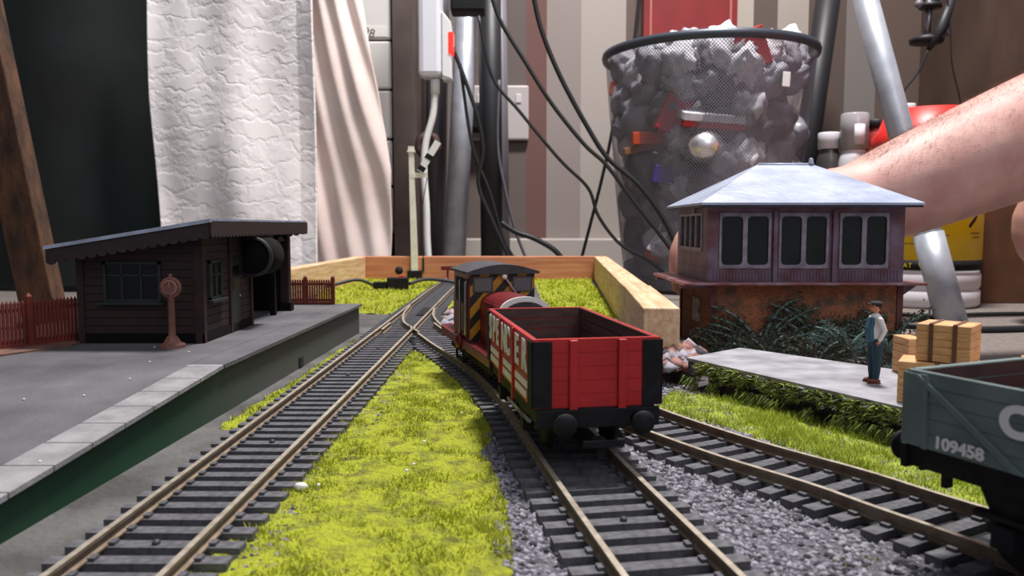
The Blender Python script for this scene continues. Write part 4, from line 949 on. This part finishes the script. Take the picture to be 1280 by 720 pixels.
# drawers
dw = thing('drawer_tower', 'white plastic drawers stacked in a brown frame beside the cloth', 'drawers', (-19.5, 104, -2.35))
MB().box((-5.5, 0, 0), (4.3, 18, .9)).box((-5.5, 17, 0), (4.3, 18, 44)).box((-5.6, 0, 0), (-5.4, 18, 44)).build('carcass', mat('dark_brown_wood', (70, 56, 52), (56, 44, 40), scale=.5, rough=.6), dw)
yb_ = [292, 233, 174, 112, 50, -20, -90]
for i in range(6):
    z0_ = ony(480, yb_[i], 104).z + 2.35 + .12; z1_ = ony(480, yb_[i+1], 104).z + 2.35 - .12
    dv = MB().box((-5.2, .0, z0_), (4.1, 16.5, z1_)).build('drawer', mat('white_plastic', (226, 222, 218), rough=.45), dw, bevel=.25)
    if i == 4: MB().box((.2, -.05, z0_+.3), (3.6, 0.0, z0_+1.6)).build('label_tape', mat('tape', (236, 232, 226), rough=.5), dv)
    if i == 4:
        text_mesh('handwriting', '98', 1.5, mat('marker_grey', (90, 86, 90), rough=.8), dv, (.5, -.07, z0_ + .5), (math.pi/2, .25, 0), .01)
fp = MB().box((4.35, -.5, 0), (6.9, 18, 46)).build('side_panel', mat('side_brown', (98, 84, 80), (84, 70, 66), scale=.3, rough=.6), dw)
# tubular legs
def leg(label, p0, p1, Y0, Y1, r, m, foot=None, n=24, name='tubular_leg'):
    A_ = ony(*p0, Y0); B__ = ony(*p1, Y1); d_ = (A_ - B__)
    t_ = ( -2.35 - B__.z)/d_.z; base = B__ + d_*t_; topp = A_ + d_*.25
    rt = thing(name, label, 'leg', tuple(base))
    MB().tube([(0, 0, .0), tuple(topp - base)], r, n).build('tube', m, rt)
    if foot: fr = (topp - base).normalized(); MB().tube([(0, 0, 0), tuple(fr*foot[0])], foot[1], n).build('foot_sleeve', m, rt)
    return rt
M_bt2 = mat('black_tube', (40, 40, 44), rough=.5, metal=.2)
leg('slanting silver metal leg standing behind the signal box, in front of the yellow tub', (1082, 0), (1190, 405), 70, 65, 1.02, M_tube, (7.6, 1.2))
leg('slanting black metal leg behind the right side of the mesh bin', (1035, 0), (1006, 205), 117, 117, 1.7, M_bt2)
leg('thick silver metal leg left of the black pole', (585, 0), (568, 318), 106, 103, 1.45, M_tube)
leg('upright black metal pole in front of the wall socket', (612, 0), (615, 318), 104, 104, 1.45, M_bt2)
leg('grey metal pole between drawers and silver leg, partly behind the power strip', (548, 0), (543, 318), 112, 112, 1.5, mat('grey_tube', (104, 102, 108), rough=.4, metal=.5))
leg('slim pale metal pole beside the drawer frame', (519, 0), (519, 318), 118, 118, .6, mat('pale_tube', (150, 146, 148), rough=.4, metal=.4))
leg('light grey metal pole right behind the black pole', (622, 0), (627, 318), 112, 112, 1.2, mat('lightgrey_tube', (140, 138, 146), rough=.4, metal=.4))
# power strip
ps = thing('power_strip', 'white power strip hanging upright with a glowing red switch', 'power strip', tuple(ony(543, 98, 96)))
MB().box((-1.75, -1.4, 0), (1.0, 1.6, 22)).build('housing', mat('white_gloss_plastic', (232, 232, 240), rough=.3), ps, bevel=.6)
MB().prism([(1.0, .1), (2.1, -.3), (2.1, 6.2), (1.0, 7.6)], -1.2, 1.2, 'y').box((1.0, -1.0, -.3), (2.0, 1.2, 1.0)).build('switch_block', mat('white_gloss2', (238, 238, 240), rough=.3), ps, bevel=.12)
MB().box((1.75, -1.3, 2.6), (2.35, .3, 5.1)).build('switch', mat('neon_red', (240, 40, 30), rough=.3, emit=((255, 40, 30), 1.6)), ps, bevel=.1)
MB().box((2.0, -1.5, 7.4), (6.0, 1.5, 10.5)).build('black_plug', M_black, ps, bevel=.3)
MB().tube([(.1, 0, -.1), (.1, 0, -1.8)], .55, 10).build('cable_gland', M_white, ps)
cable('white_cable', 'white mains cable hanging from the power strip', cy([(544, 116), (541, 145), (532, 180), (530, 215), (533, 260), (534, 300), (537, 345)], 96), .42, M_white)
o = MB().tube([ony(x, y_, 96.9) for x, y_ in [(534, 168), (543, 172), (547, 183), (541, 194), (530, 195), (523, 186), (525, 174), (534, 168)]], .55, 10).build('brown_ring', mat('ring_brown', (74, 50, 46), rough=.6)); tag(o, 'small brown ring hanging behind the signal arm', 'ring')
# socket
sk = thing('wall_socket', 'white wall socket low on the wallpaper, behind the black pole', 'socket', tuple(ony(632, 142, 129.9)))
MB().box((-6.6, -1.1, -4.3), (3.7, 0, 4.3)).build('faceplate', mat('socket_white', (188, 178, 178), rough=.4), sk, bevel=.3)
for x in (-4.5, 1.6): MB().box((x, -1.3, 1.5), (x+.9, -1.05, 2.9)).build('rocker_switch', mat('rocker', (210, 204, 204), rough=.4), sk, bevel=.1)
MB().box((-5.8, -4.0, -3.2), (-1.8, -1.1, 1.2)).build('plug', M_black, sk, bevel=.6)
# red board
o = MB().box((0, 0, 0), (14.4, 2.0, 60)).build('panel', mat('red_panel', (140, 30, 30), (126, 24, 26), scale=.2, rough=.5)); p = ony(805, 40, 126); o.location = (p.x, 127, -2.35)
rb = thing('red_board', 'dark red upright board standing against the wall behind the mesh bin', 'board', (p.x, 126.2, -2.35)); o.location = (0, 0, 0); o.parent = rb
MB().box((.9, -.1, .5), (1.2, 0, 59.5)).box((13.2, -.1, .5), (13.5, 0, 59.5)).build('edge_line', mat('pink_line', (184, 110, 104), rough=.6), rb)

# ---- mesh bin
BX, BY = 24.1, 100.0; bz0, bz1, rb0, rb1 = -2.35, 26.6, 9.6, 12.6
bn = thing('wire_mesh_bin', 'black wire mesh waste bin full of rubbish', 'bin', (BX, BY, bz0))
Hb = bz1 - bz0; M_wire = mat('wire_grey', (124, 122, 130), rough=.55, metal=.1)
def rad(z): return rb0 + (rb1 - rb0) * (z/Hb)**.8
V = []; Fc = []; ns = 200; sg_ = 52; wd = .052
for dirn in (-1, 1):
    for i in range(ns):
        g0 = 2*math.pi*i/ns; o_ = len(V)
        for k in range(sg_+1):
            z = Hb*k/sg_; g = g0 + dirn*z/rb1*1.0; r_ = rad(z); dg = wd/r_
            for e_ in (-dg, dg): V.append((r_*math.cos(g+e_), r_*math.sin(g+e_), z))
        for k in range(sg_): a = o_+2*k; Fc += [(a, a+1, a+3), (a, a+3, a+2)]
np_mesh('wire_mesh', np.array(V), np.array(Fc), M_wire, bn)
MB().lathe([(rb1-.05, Hb-.9), (rb1+.3, Hb-.8), (rb1+.42, Hb-.3), (rb1+.3, Hb+.1), (rb1-.1, Hb+.12), (rb1-.25, Hb-.2), (rb1-.2, Hb-.7), (rb1-.05, Hb-.9)], 64).build('rim', mat('rim_black', (70, 76, 86), rough=.4, metal=.3), bn)
MB().lathe([(0, 0), (rb0+.1, 0), (rb0+.15, 1.4), (rb0, 1.5), (rb0-.05, .2), (0, .2)], 48).build('base_pan', M_bt2, bn)
def crumple(name, label, cat, c, r, m, seed, grp, sq=(1, 1, 1)):
    rs = np.random.default_rng(seed); mb = MB(); n = 30; mb.ball((0, 0, 0), 1, n)
    V = np.array(mb.v); ph = rs.random((5, 3))*6; fr = rs.normal(0, 3.4, (8, 3)); ph = rs.random((8, 3))*6; d_ = np.ones(len(V))
    for a in range(8): d_ += (.075*np.abs(np.sin(V@fr[a] + ph[a, 0]))*2 - .07) / (1 + a*.1)
    V = V*d_[:, None]*r*np.array(sq); mb.v = [tuple(x) for x in V]; mb.sm = [True]*len(mb.f)
    o = mb.build(name, m); o.location = c; o.rotation_euler = tuple(rs.random(3)*6); return tag(o, label, cat, grp)
M_p = [mat('paper_white', (232, 230, 238), (206, 204, 214), scale=.6, rough=.8), mat('paper_grey', (176, 172, 182), (146, 142, 152), scale=.5, rough=.85), mat('bag_clear', (176, 176, 186), rough=.3), mat('bag_dark', (96, 90, 96), (124, 118, 124), scale=.5, rough=.6)]
M_rd = mat('pack_red', (180, 44, 44), rough=.5); M_or = mat('pack_orange', (214, 84, 50), rough=.5); M_bl = mat('pack_blue', (70, 66, 130), rough=.5)
def bp(px_, py_, dr=.72):
    # a point inside the bin, on the camera side, that shows at this place
    for Y in np.arange(86, 112, .25):
        p = ony(px_, py_, Y)
        if math.hypot(p.x-BX, p.y-BY) < rad(max(0, min(Hb, p.z-bz0)))*dr: return p
    return ony(px_, py_, BY)
items = [(800, 92, 2.0, 0), (828, 84, 2.4, 1), (856, 72, 2.6, 0), (852, 104, 2.4, 2), (882, 78, 2.2, 3), (905, 62, 2.5, 0), (918, 90, 2.8, 0), (952, 100, 2.6, 2), (975, 70, 2.3, 1), (985, 96, 2.4, 2), (900, 112, 2.4, 3),
         (785, 130, 2.2, 1), (806, 150, 2.6, 2), (796, 180, 2.2, 0), (835, 140, 2.2, 3), (930, 135, 2.7, 1), (965, 145, 2.6, 3), (985, 170, 2.3, 2), (940, 165, 2.4, 3), (905, 150, 2.0, 3), (930, 195, 2.6, 0), (955, 210, 2.4, 2), (980, 215, 2.0, 1),
         (810, 220, 2.7, 3), (840, 205, 2.3, 3), (850, 235, 2.3, 1), (880, 230, 2.4, 3), (800, 255, 2.4, 1), (830, 270, 2.6, 3), (800, 290, 2.3, 3), (835, 300, 2.3, 0), (860, 290, 2.3, 3), (815, 325, 2.2, 3), (795, 340, 2.0, 1), (845, 335, 2, 3), (900, 260, 2.6, 1), (950, 250, 2.6, 3), (900, 300, 2.5, 3), (950, 300, 2.4, 3),
         (876, 160, 2.0, 1), (782, 84, 2.0, 1), (815, 70, 1.9, 2), (840, 62, 1.9, 0), (870, 56, 1.8, 2), (925, 60, 1.9, 1), (960, 64, 1.9, 0), (990, 74, 1.8, 2), (788, 160, 2.0, 1), (860, 170, 2.2, 2), (905, 205, 2.2, 2), (970, 185, 2.2, 2), (812, 110, 2.2, 1), (770+20, 105, 1.6, 2), (885, 100, 2.0, 1)]
nm = ['crumpled_paper', 'crumpled_paper', 'clear_wrapper', 'dark_wrapper']
ll = ['crumpled white paper', 'crumpled grey paper', 'screwed-up clear plastic wrapper', 'dark crumpled wrapper']
rows = lambda y_: 'near the rim' if y_ < 118 else ('in the upper half' if y_ < 190 else ('in the middle' if y_ < 245 else 'near the bottom'))
cols = lambda x_: 'at the far left' if x_ < 805 else ('left of centre' if x_ < 850 else ('in the centre' if x_ < 915 else ('right of centre' if x_ < 960 else 'at the far right')))
for i, (a, b_, r_, k) in enumerate(items):
    crumple(nm[k], f'{ll[k]} {rows(b_)} of the mesh bin, {cols(a)}', 'rubbish', bp(a, b_, .75), r_*.95, M_p[k], i + 20, 'rubbish in the mesh bin', (1.1, .8, .95))
def slab(name, label, c, s, rot, m, cat='rubbish'):
    o = MB().box((-s[0]/2, -s[1]/2, -s[2]/2), (s[0]/2, s[1]/2, s[2]/2)).build(name, m, bevel=.1); o.location = c; o.rotation_euler = rot; return tag(o, label, cat)
slab('white_carton', 'flat white carton lid lying level in the middle of the mesh bin', bp(889, 146, .84), (7, 3, .9), (.25, .06, .1), M_p[0])
slab('red_carton', 'red carton edge just under the white lid in the mesh bin', bp(889, 156, .84), (7.2, 2.6, .7), (.2, .06, .1), M_rd)
slab('red_packet', 'red packet standing upright left of the white lid in the mesh bin', bp(846, 132, .82), (3.2, 1.6, 6.5), (.1, .35, .2), M_rd)
slab('red_packet', 'red packet at the left edge high in the mesh bin', bp(778, 112, .84), (3, 1.4, 1.6), (0, .1, -.3), M_or)
slab('red_bag', 'red packet leaning under the rim at the right of the mesh bin', bp(938, 62, .84), (3.6, 1.4, 4.2), (.1, -.4, .1), M_rd)
slab('orange_packet', 'bright orange flat packet left of the shiny bowl in the mesh bin', bp(818, 172, .84), (5.2, 1.8, 1.4), (.1, -.03, 0), M_or)
slab('tan_card', 'tan cardboard strip below the orange packet in the mesh bin', bp(806, 184, .84), (5, 1.4, .8), (.1, -.2, 0), mat('tan_card', (170, 120, 92), rough=.8))
slab('blue_wrapper', 'blue wrapper below the orange packet in the mesh bin', bp(845, 222, .84), (5.4, 1.4, 2.0), (.1, .2, 0), M_bl)
slab('yellow_straw', 'short yellow stick in the lower part of the mesh bin', bp(842, 226, .84), (.5, .4, 4.2), (.1, -.3, 0), mat('straw_yellow', (214, 200, 60), rough=.5))
slab('paper_sheet', 'folded pale paper sheet low on the right side of the mesh bin', bp(835, 300, .84), (3.4, .6, 4.2), (.1, .5, 0), M_p[0])
slab('white_tag', 'tiny white tag stuck to the right of the mesh bin', ony(983, 99, 88.6), (.9, .1, 1.6), (0, .05, 0.2), M_white, 'tag')
slab('orange_packet', 'dull orange packet at the foot of the mesh bin', bp(822, 318, .84), (3, 1.2, 1.6), (.1, .3, 0), M_or)
c = bp(880, 182, .86)
o = MB().lathe([(0, -2.1), (1.2, -1.8), (2.0, -1.0), (2.3, 0), (2.0, .9), (1.2, 1.6), (0, 1.8)], 32).build('foil_bowl', mat('foil', (236, 234, 236), rough=.34, metal=.9)); o.location = c; tag(o, 'shiny silver foil bowl in the middle of the mesh bin', 'bowl')
crumple('red_wrapper', 'red crumpled wrapper poking above the rim of the mesh bin', 'rubbish', (30.6, 97.5, 27.3), 1.3, mat('bright_red', (226, 44, 36), rough=.4), 5, None, (1.2, .8, .8))
crumple('white_tissue', 'white crumpled tissue poking above the rim of the mesh bin', 'rubbish', (32.8, 97.6, 27.4), 1.5, M_p[0], 6, None, (1.3, .8, .9))
# hidden-from-nobody filling: more paper behind
for i in range(10):
    a = i*.63; crumple('crumpled_paper', 'grey crumpled paper packed behind the front layer in the mesh bin', 'rubbish', (BX + 3.6*math.cos(a), BY + 3.5 + 3*math.sin(a), 1.5 + i*2.55), 3.6, M_p[3 if i % 2 else 1], 80 + i, 'paper packed inside the mesh bin')

# ---- cables across the wall
cable('black_cable', 'black cable crossing from top centre down to the right in front of the mesh bin', cy([(610, -20), (625, 25), (655, 75), (690, 130), (730, 180), (757, 205), (782, 238), (800, 262), (830, 300), (862, 345)], 85), .22)
cable('black_cable', 'thick black cable falling in a long curve from the top to the mesh bin', cy([(664, -20), (676, 35), (700, 95), (735, 160), (760, 198), (795, 228), (822, 262), (842, 300), (856, 345)], 86), .26)
cable('black_cable', 'thin black cable looping in front of the skirting to the mesh bin', cy([(598, 20), (615, 95), (650, 140), (700, 200), (735, 235), (748, 270), (775, 305), (810, 325), (840, 350)], 87), .18)
cable('black_cable', 'cable rising steeply beside the mesh bin from the skirting', cy([(725, 330), (738, 280), (752, 225), (764, 170), (775, 100)], 110), .22)
cable('black_cable', 'cable hanging from the power strip plug down past the black pole', cy([(566, 60), (585, 110), (598, 150), (604, 190), (598, 230), (615, 275), (640, 330), (660, 372)], 96), .24)
cable('black_cable', 'cable trailing along the floor from the black pole to the right', cy([(626, 278), (645, 290), (672, 300), (700, 320), (716, 361)], 101), .34)
cable('black_cable', 'cable hanging close behind the black pole towards the plank', cy([(575, 80), (590, 180), (612, 240), (630, 300), (650, 335), (662, 363)], 98), .2)
cable('grey_cable', 'grey cable hanging on the right of the black pole', cy([(624, 100), (622, 180), (632, 240), (645, 290), (662, 335), (668, 359)], 103), .2, mat('grey_rubber', (92, 90, 96), rough=.5))
cable('black_cable', 'short black cable dropping at the top left of the mesh bin', cy([(800, -10), (796, 25), (792, 60)], 118), .25)
# right-hand floor cables
def cf(pts, z=-2.1): return [Vector((*onz(a, b_, z), z)) for a, b_ in pts]
cable('floor_cable', 'black cable lying on the floor just below the yellow tub', cf([(1110, 392), (1170, 395), (1230, 393), (1300, 392)]), .2)
cable('floor_cable', 'thick black cable lying on the floor behind the crates', cf([(1100, 404), (1150, 408), (1220, 412), (1310, 410)]), .26)
cable('floor_cable', 'thin grey cable crossing the floor left of the crates', cf([(1100, 398), (1130, 402), (1165, 398), (1210, 404)]), .14)
cable('thin_lead', 'thin dark wire hanging down the brown right wall', cy([(1184, -10), (1188, 40), (1190, 80), (1200, 125), (1205, 170)], 98), .1)
# ---- tub, bottles, box
FL = -2.35
tb = thing('plastic_tub', 'large white tub with yellow label and red lid behind the silver leg', 'tub', (41.6, 80.8, FL)); tr_ = 5.1
MB().lathe([(0, 0), (tr_-.3, 0), (tr_, .4), (tr_, 1.6), (tr_-.2, 1.8), (tr_, 2.1), (tr_, 3.2), (tr_-.15, 3.5), (tr_-.1, 14.5), (tr_-.6, 16.2), (0, 16.2)], 40).build('body', mat('tub_white', (226, 222, 228), rough=.35), tb)
MB().lathe([(tr_-.02, 4.7), (tr_+.02, 4.7), (tr_+.02, 13.4), (tr_-.02, 13.4)], 40).build('yellow_label', mat('label_yellow', (244, 206, 12), (236, 196, 10), scale=.4, rough=.45), tb)
MB().lathe([(tr_-.02, 3.7), (tr_+.02, 3.7), (tr_+.02, 4.7), (tr_-.02, 4.7)], 40).build('black_band', M_black, tb)
MB().lathe([(tr_, 15.2), (tr_+.15, 15.3), (tr_+.15, 16.8), (tr_-.4, 17.4), (tr_-1.1, 19.4), (0, 19.6)], 40).build('red_lid', mat('lid_red', (220, 40, 30), rough=.4), tb)
def ontub(body, size, m, ang, z, bend=tr_+.04, name='lettering', sc_=1.0):
    # letters wrapped one by one round the tub
    for i, ch in enumerate(body):
        if ch == ' ': continue
        g = ang + i*size*.72*sc_/bend
        text_mesh(name, ch, size, m, tb, (bend*math.sin(g), -bend*math.cos(g), z), (math.pi/2, 0, g), .01, sc_)
ontub('THAT WORKS', .62, mat('label_yellow2', (226, 200, 30), rough=.5), -1.0, 3.98)
ontub('H', 1.6, M_or, -.62, 11.6); ontub('R', 1.2, M_or, .0, 11.6)
mb = MB()
for g, z in ((-.28, 8.2), (.42, 8.3)):
    mb.M = Matrix.Rotation(g, 4, 'Z') @ Matrix.Translation((0, -tr_-.03, z)) @ Matrix.Rotation(-.8, 4, 'Y'); mb.box((-.6, -.02, -.16), (.6, .02, .16)); mb.box((.6, -.02, -.08), (.85, .02, .08))
mb.build('label_drawing', M_black, tb)
mb = MB()
for g, z, n_ in ((.4, 7.2, 6), (.45, 6.8, 5), (-.3, 7.0, 6), (-.8, 6.2, 8), (-.1, 9.8, 5)):
    for k in range(n_): mb.M = Matrix.Rotation(g + k*.045, 4, 'Z') @ Matrix.Translation((0, -tr_-.03, z)); mb.box((-.09, -.01, 0), (.09, .01, .14))
mb.build('small_print', mat('print_brown', (120, 96, 20), rough=.6), tb)
def bottle(name, label, px_, Y, r, ztop, capz, mb_m, cap_m, capr=None, trans=False):
    x = ony(px_, 200, Y).x; H_ = ony(px_, ztop, Y).z - FL; hc = ony(px_, capz, Y).z - FL; cr_ = capr or r*.7
    t = thing(name, label, 'bottle', (x, Y, FL))
    MB().lathe([(0, 0), (r*.95, 0), (r, .3), (r, hc-1.6), (r*.9, hc-.8), (cr_*.8, hc-.2), (cr_*.8, hc), (0, hc)], 24).build('body', mb_m, t)
    MB().lathe([(0, hc-.05), (cr_, hc-.05), (cr_, H_-.15), (cr_*.92, H_), (0, H_)], 24).build('cap', cap_m, t)
    return t
M_wc = mat('cap_white', (216, 214, 220), rough=.4)
bottle('bottle', 'dark bottle with a white screw cap beside the black slanting leg', 1036, 92, 1.35, 166, 186, mat('bottle_dark', (70, 66, 66), rough=.3), M_wc, 1.25)
t = bottle('bottle', 'pale clear-capped bottle between the white-capped bottle and the silver leg', 1067, 90, 1.6, 142, 186, M_wc, mat('clear_cap', (168, 164, 168), rough=.15), 1.5)
MB().lathe([(0, 0), (.7, 0), (.7, 2.2), (0, 2.2)], 16, c=(0, -1.0, ony(1067, 182, 90).z - FL)).build('nozzle', M_wc, t)
bottle('spray_can', 'dark spray can with a red band beside the silver leg', 1093, 91, 1.25, 150, 160, mat('can_red', (190, 44, 36), (60, 44, 44), scale=.4, rough=.4), M_bt2, 1.1)
bottle('bottle', 'small bottle with a white cap just left of the red lid', 1132, 96, .9, 130, 146, mat('bottle_grey', (110, 104, 104), rough=.4), M_wc, .9)
o = MB().box((0, 0, 0), (7.5, 5.8, 12.3)).build('cardboard_box', mat('cardboard', (112, 76, 52), (92, 62, 42), scale=.3, rough=.85), bevel=.1); o.location = (48.3, 82.0, FL); tag(o, 'plain brown cardboard box on the floor right of the yellow tub', 'box')
# clamp with rod
cl_ = thing('clamp_fitting', 'chrome rod with black clamp and jack plug hanging at the top right', 'clamp', tuple(ony(1158, 52, 100)))
MB().tube([(0, 0, 0), (.2, 0, 5)], .42, 14).tube([(.9, 0, 4), (1.0, 0, 9)], .5, 14).build('chrome_rod', M_metal, cl_)
MB().lathe([(0, -.3), (1.9, -.2), (2.0, .3), (1.2, .7), (0, .8)], 20).build('black_flange', M_bt2, cl_); MB().at((.3, 0, 4.2)).lathe([(0, -.2), (1.3, -.2), (1.3, .3), (0, .3)], 18).build('upper_flange', M_bt2, cl_)
MB().tube([(-.5, -1.6, -1.3), (.9, -1.6, 1.2), (2.2, -1.6, 5)], [.3, .75, .45], 12).build('jack_plug', M_bt2, cl_)
for c_ in ((2.3, -.5, 1.0), (-1.3, -.4, 4.4)): MB().ball(c_, .5, 10).build('wing_nut', mat('nut_grey', (120, 120, 124), rough=.4), cl_)
p0 = cl_.location; cable('thin_lead', 'thin lead hanging from the jack plug at the top right', [p0 + Vector((-.5, -1.6, -1.3)), p0 + Vector((-1.6, -1.4, -4)), p0 + Vector((-3.2, -1, -6.5)), p0 + Vector((-4.4, -.5, -11))], .14)

# ================================================================ person reaching in from the right
pr = thing('person', 'bare hairy forearm reaching in from the right behind the signal box', 'person', (40, 55, FL))
Op = Vector((40, 55, FL)); mb = MB(); R_ = lambda pts: [Vector(p) - Op for p in pts]
wr = ony(1062, 262, 45.5); el = ony(1470, 96, 49.5); 
fore = [wr, wr.lerp(el, .25), wr.lerp(el, .5), wr.lerp(el, .78), el]
mb.tube([p - Op for p in crom(fore, 5)], [2.35 + 2.0*(k/20)**.8 for k in range(21)], 20); mb.ball(tuple(el - Op), 4.2, 16)
sh = Vector((60, 66, 34)); mb.tube([p - Op for p in crom([el, el.lerp(sh, .5) + Vector((.5, 0, 0)), sh], 5)], [4.1 + 1.2*k/10 for k in range(11)], 18)
kn = Vector((45.3, 64, 5.6)); hp = Vector((77, 74, 8)); mb.tube([p - Op for p in crom([sh, Vector((70, 70, 26)), hp], 5)], [5.6 + 4*k/10 for k in range(11)], 18)
mb.tube([p - Op for p in crom([hp, hp.lerp(kn, .6), kn], 5)], [9 - 4*k/10 for k in range(11)], 18); mb.ball(tuple(kn - Op), 4.8, 16)
mb.tube([p - Op for p in crom([kn, Vector((52, 56, 1.5)), Vector((64, 50, .9))], 5)], [4.2 - 1.6*k/10 for k in range(11)], 16)
# palm and digits, behind the model
pc = Vector((13.2, 44.6, 5.6)); mb.tube([p - Op for p in crom([wr, wr.lerp(pc, .5), pc, Vector((11.2, 44.0, 5.0))], 5)], [2.5, 2.5, 2.5, 2.45, 2.4, 2.4, 2.35, 2.3, 2.25, 2.2, 2.1, 2.0, 1.9, 1.8, 1.6, 1.3], 18, flat=1.0)
def digit(pts, r): 
    q = crom(pts, 4); n_ = len(q); mb.tube([p - Op for p in q], [r[0] + (r[1]-r[0])*k/(n_-1) for k in range(n_)], 12); mb.ball(tuple(q[-1] - Op), r[1]*1.0, 12)
digit([(12.6, 44.6, 6.2), (10.4, 44.2, 5.6), (9.25, 43.4, 4.1), (9.2, 42.8, 2.5)], (.95, .72))
digit([(11.6, 44.4, 4.6), (10.3, 44.3, 3.0), (10.2, 43.2, 1.8), (10.3, 42.4, 1.2)], (.95, .7))
digit([(12.8, 44.9, 4.2), (12.2, 45.1, 2.4), (12.2, 43.9, 1.4), (12.3, 42.6, 1.0)], (.95, .7))
digit([(14.2, 45.1, 4.2), (14.2, 45.3, 2.6), (14.2, 44.0, 1.5), (14.2, 42.6, 1.2)], (.9, .66))
digit([(15.4, 45.0, 4.8), (16.0, 45.2, 3.4), (16.1, 43.9, 2.4), (16.0, 42.6, 2.0)], (.8, .56))
body = blob('arm_and_body', mb, M_skin, pr, .32, 5)
# hair along the forearm
V = []; n = 5500; random.seed(5)
for k in range(n):
    u = random.uniform(.08, .75); c = wr.lerp(el, u); r_ = 2.35 + 2.0*u**.8
    ax = (el - wr).normalized(); s1 = ax.cross(Vector((0, 1, 0))).normalized(); s1 = s1 if s1.z > 0 else -s1; s2 = Vector((0, -1, 0)); g = random.uniform(-1.3, 1.3) if random.random() < .5 else random.uniform(-.4, .5)
    nd = (s1*math.cos(g) + s2*math.sin(g)).normalized(); p = c + nd*(r_*.94); q = p + (nd*random.uniform(.1, .45) + ax*random.uniform(-.9, -.2) + Vector((random.gauss(0, .15), random.gauss(0, .15), random.gauss(0, .15))))*.8
    wv_ = ax.cross(nd).normalized()*.018
    V += [p - wv_*.7 - Op, p + wv_*.7 - Op, q - Op]
o = np_mesh('arm_hair', np.array([tuple(v) for v in V]), np.arange(3*n).reshape(-1, 3), mat('arm_hair', (120, 88, 74), rough=.7), pr); o['kind'] = 'stuff'

# loose bits on the grass and track
for i, (a, b_) in enumerate([(376, 608), (398, 606), (517, 580), (508, 588), (577, 516), (530, 552)]):
    p = onz(a, b_, .2); o = MB().ball((0, 0, 0), (.045, .04, .035) if i else (.16, .1, .09), 7).build('pale_chip', M_white); o.location = (*p, .2)
    tag(o, 'largest pale chip, beside the platform track on the turf' if i == 0 else 'tiny white chip lying on the yellow-green turf', 'chip', None if i == 0 else 'white chips on the turf')
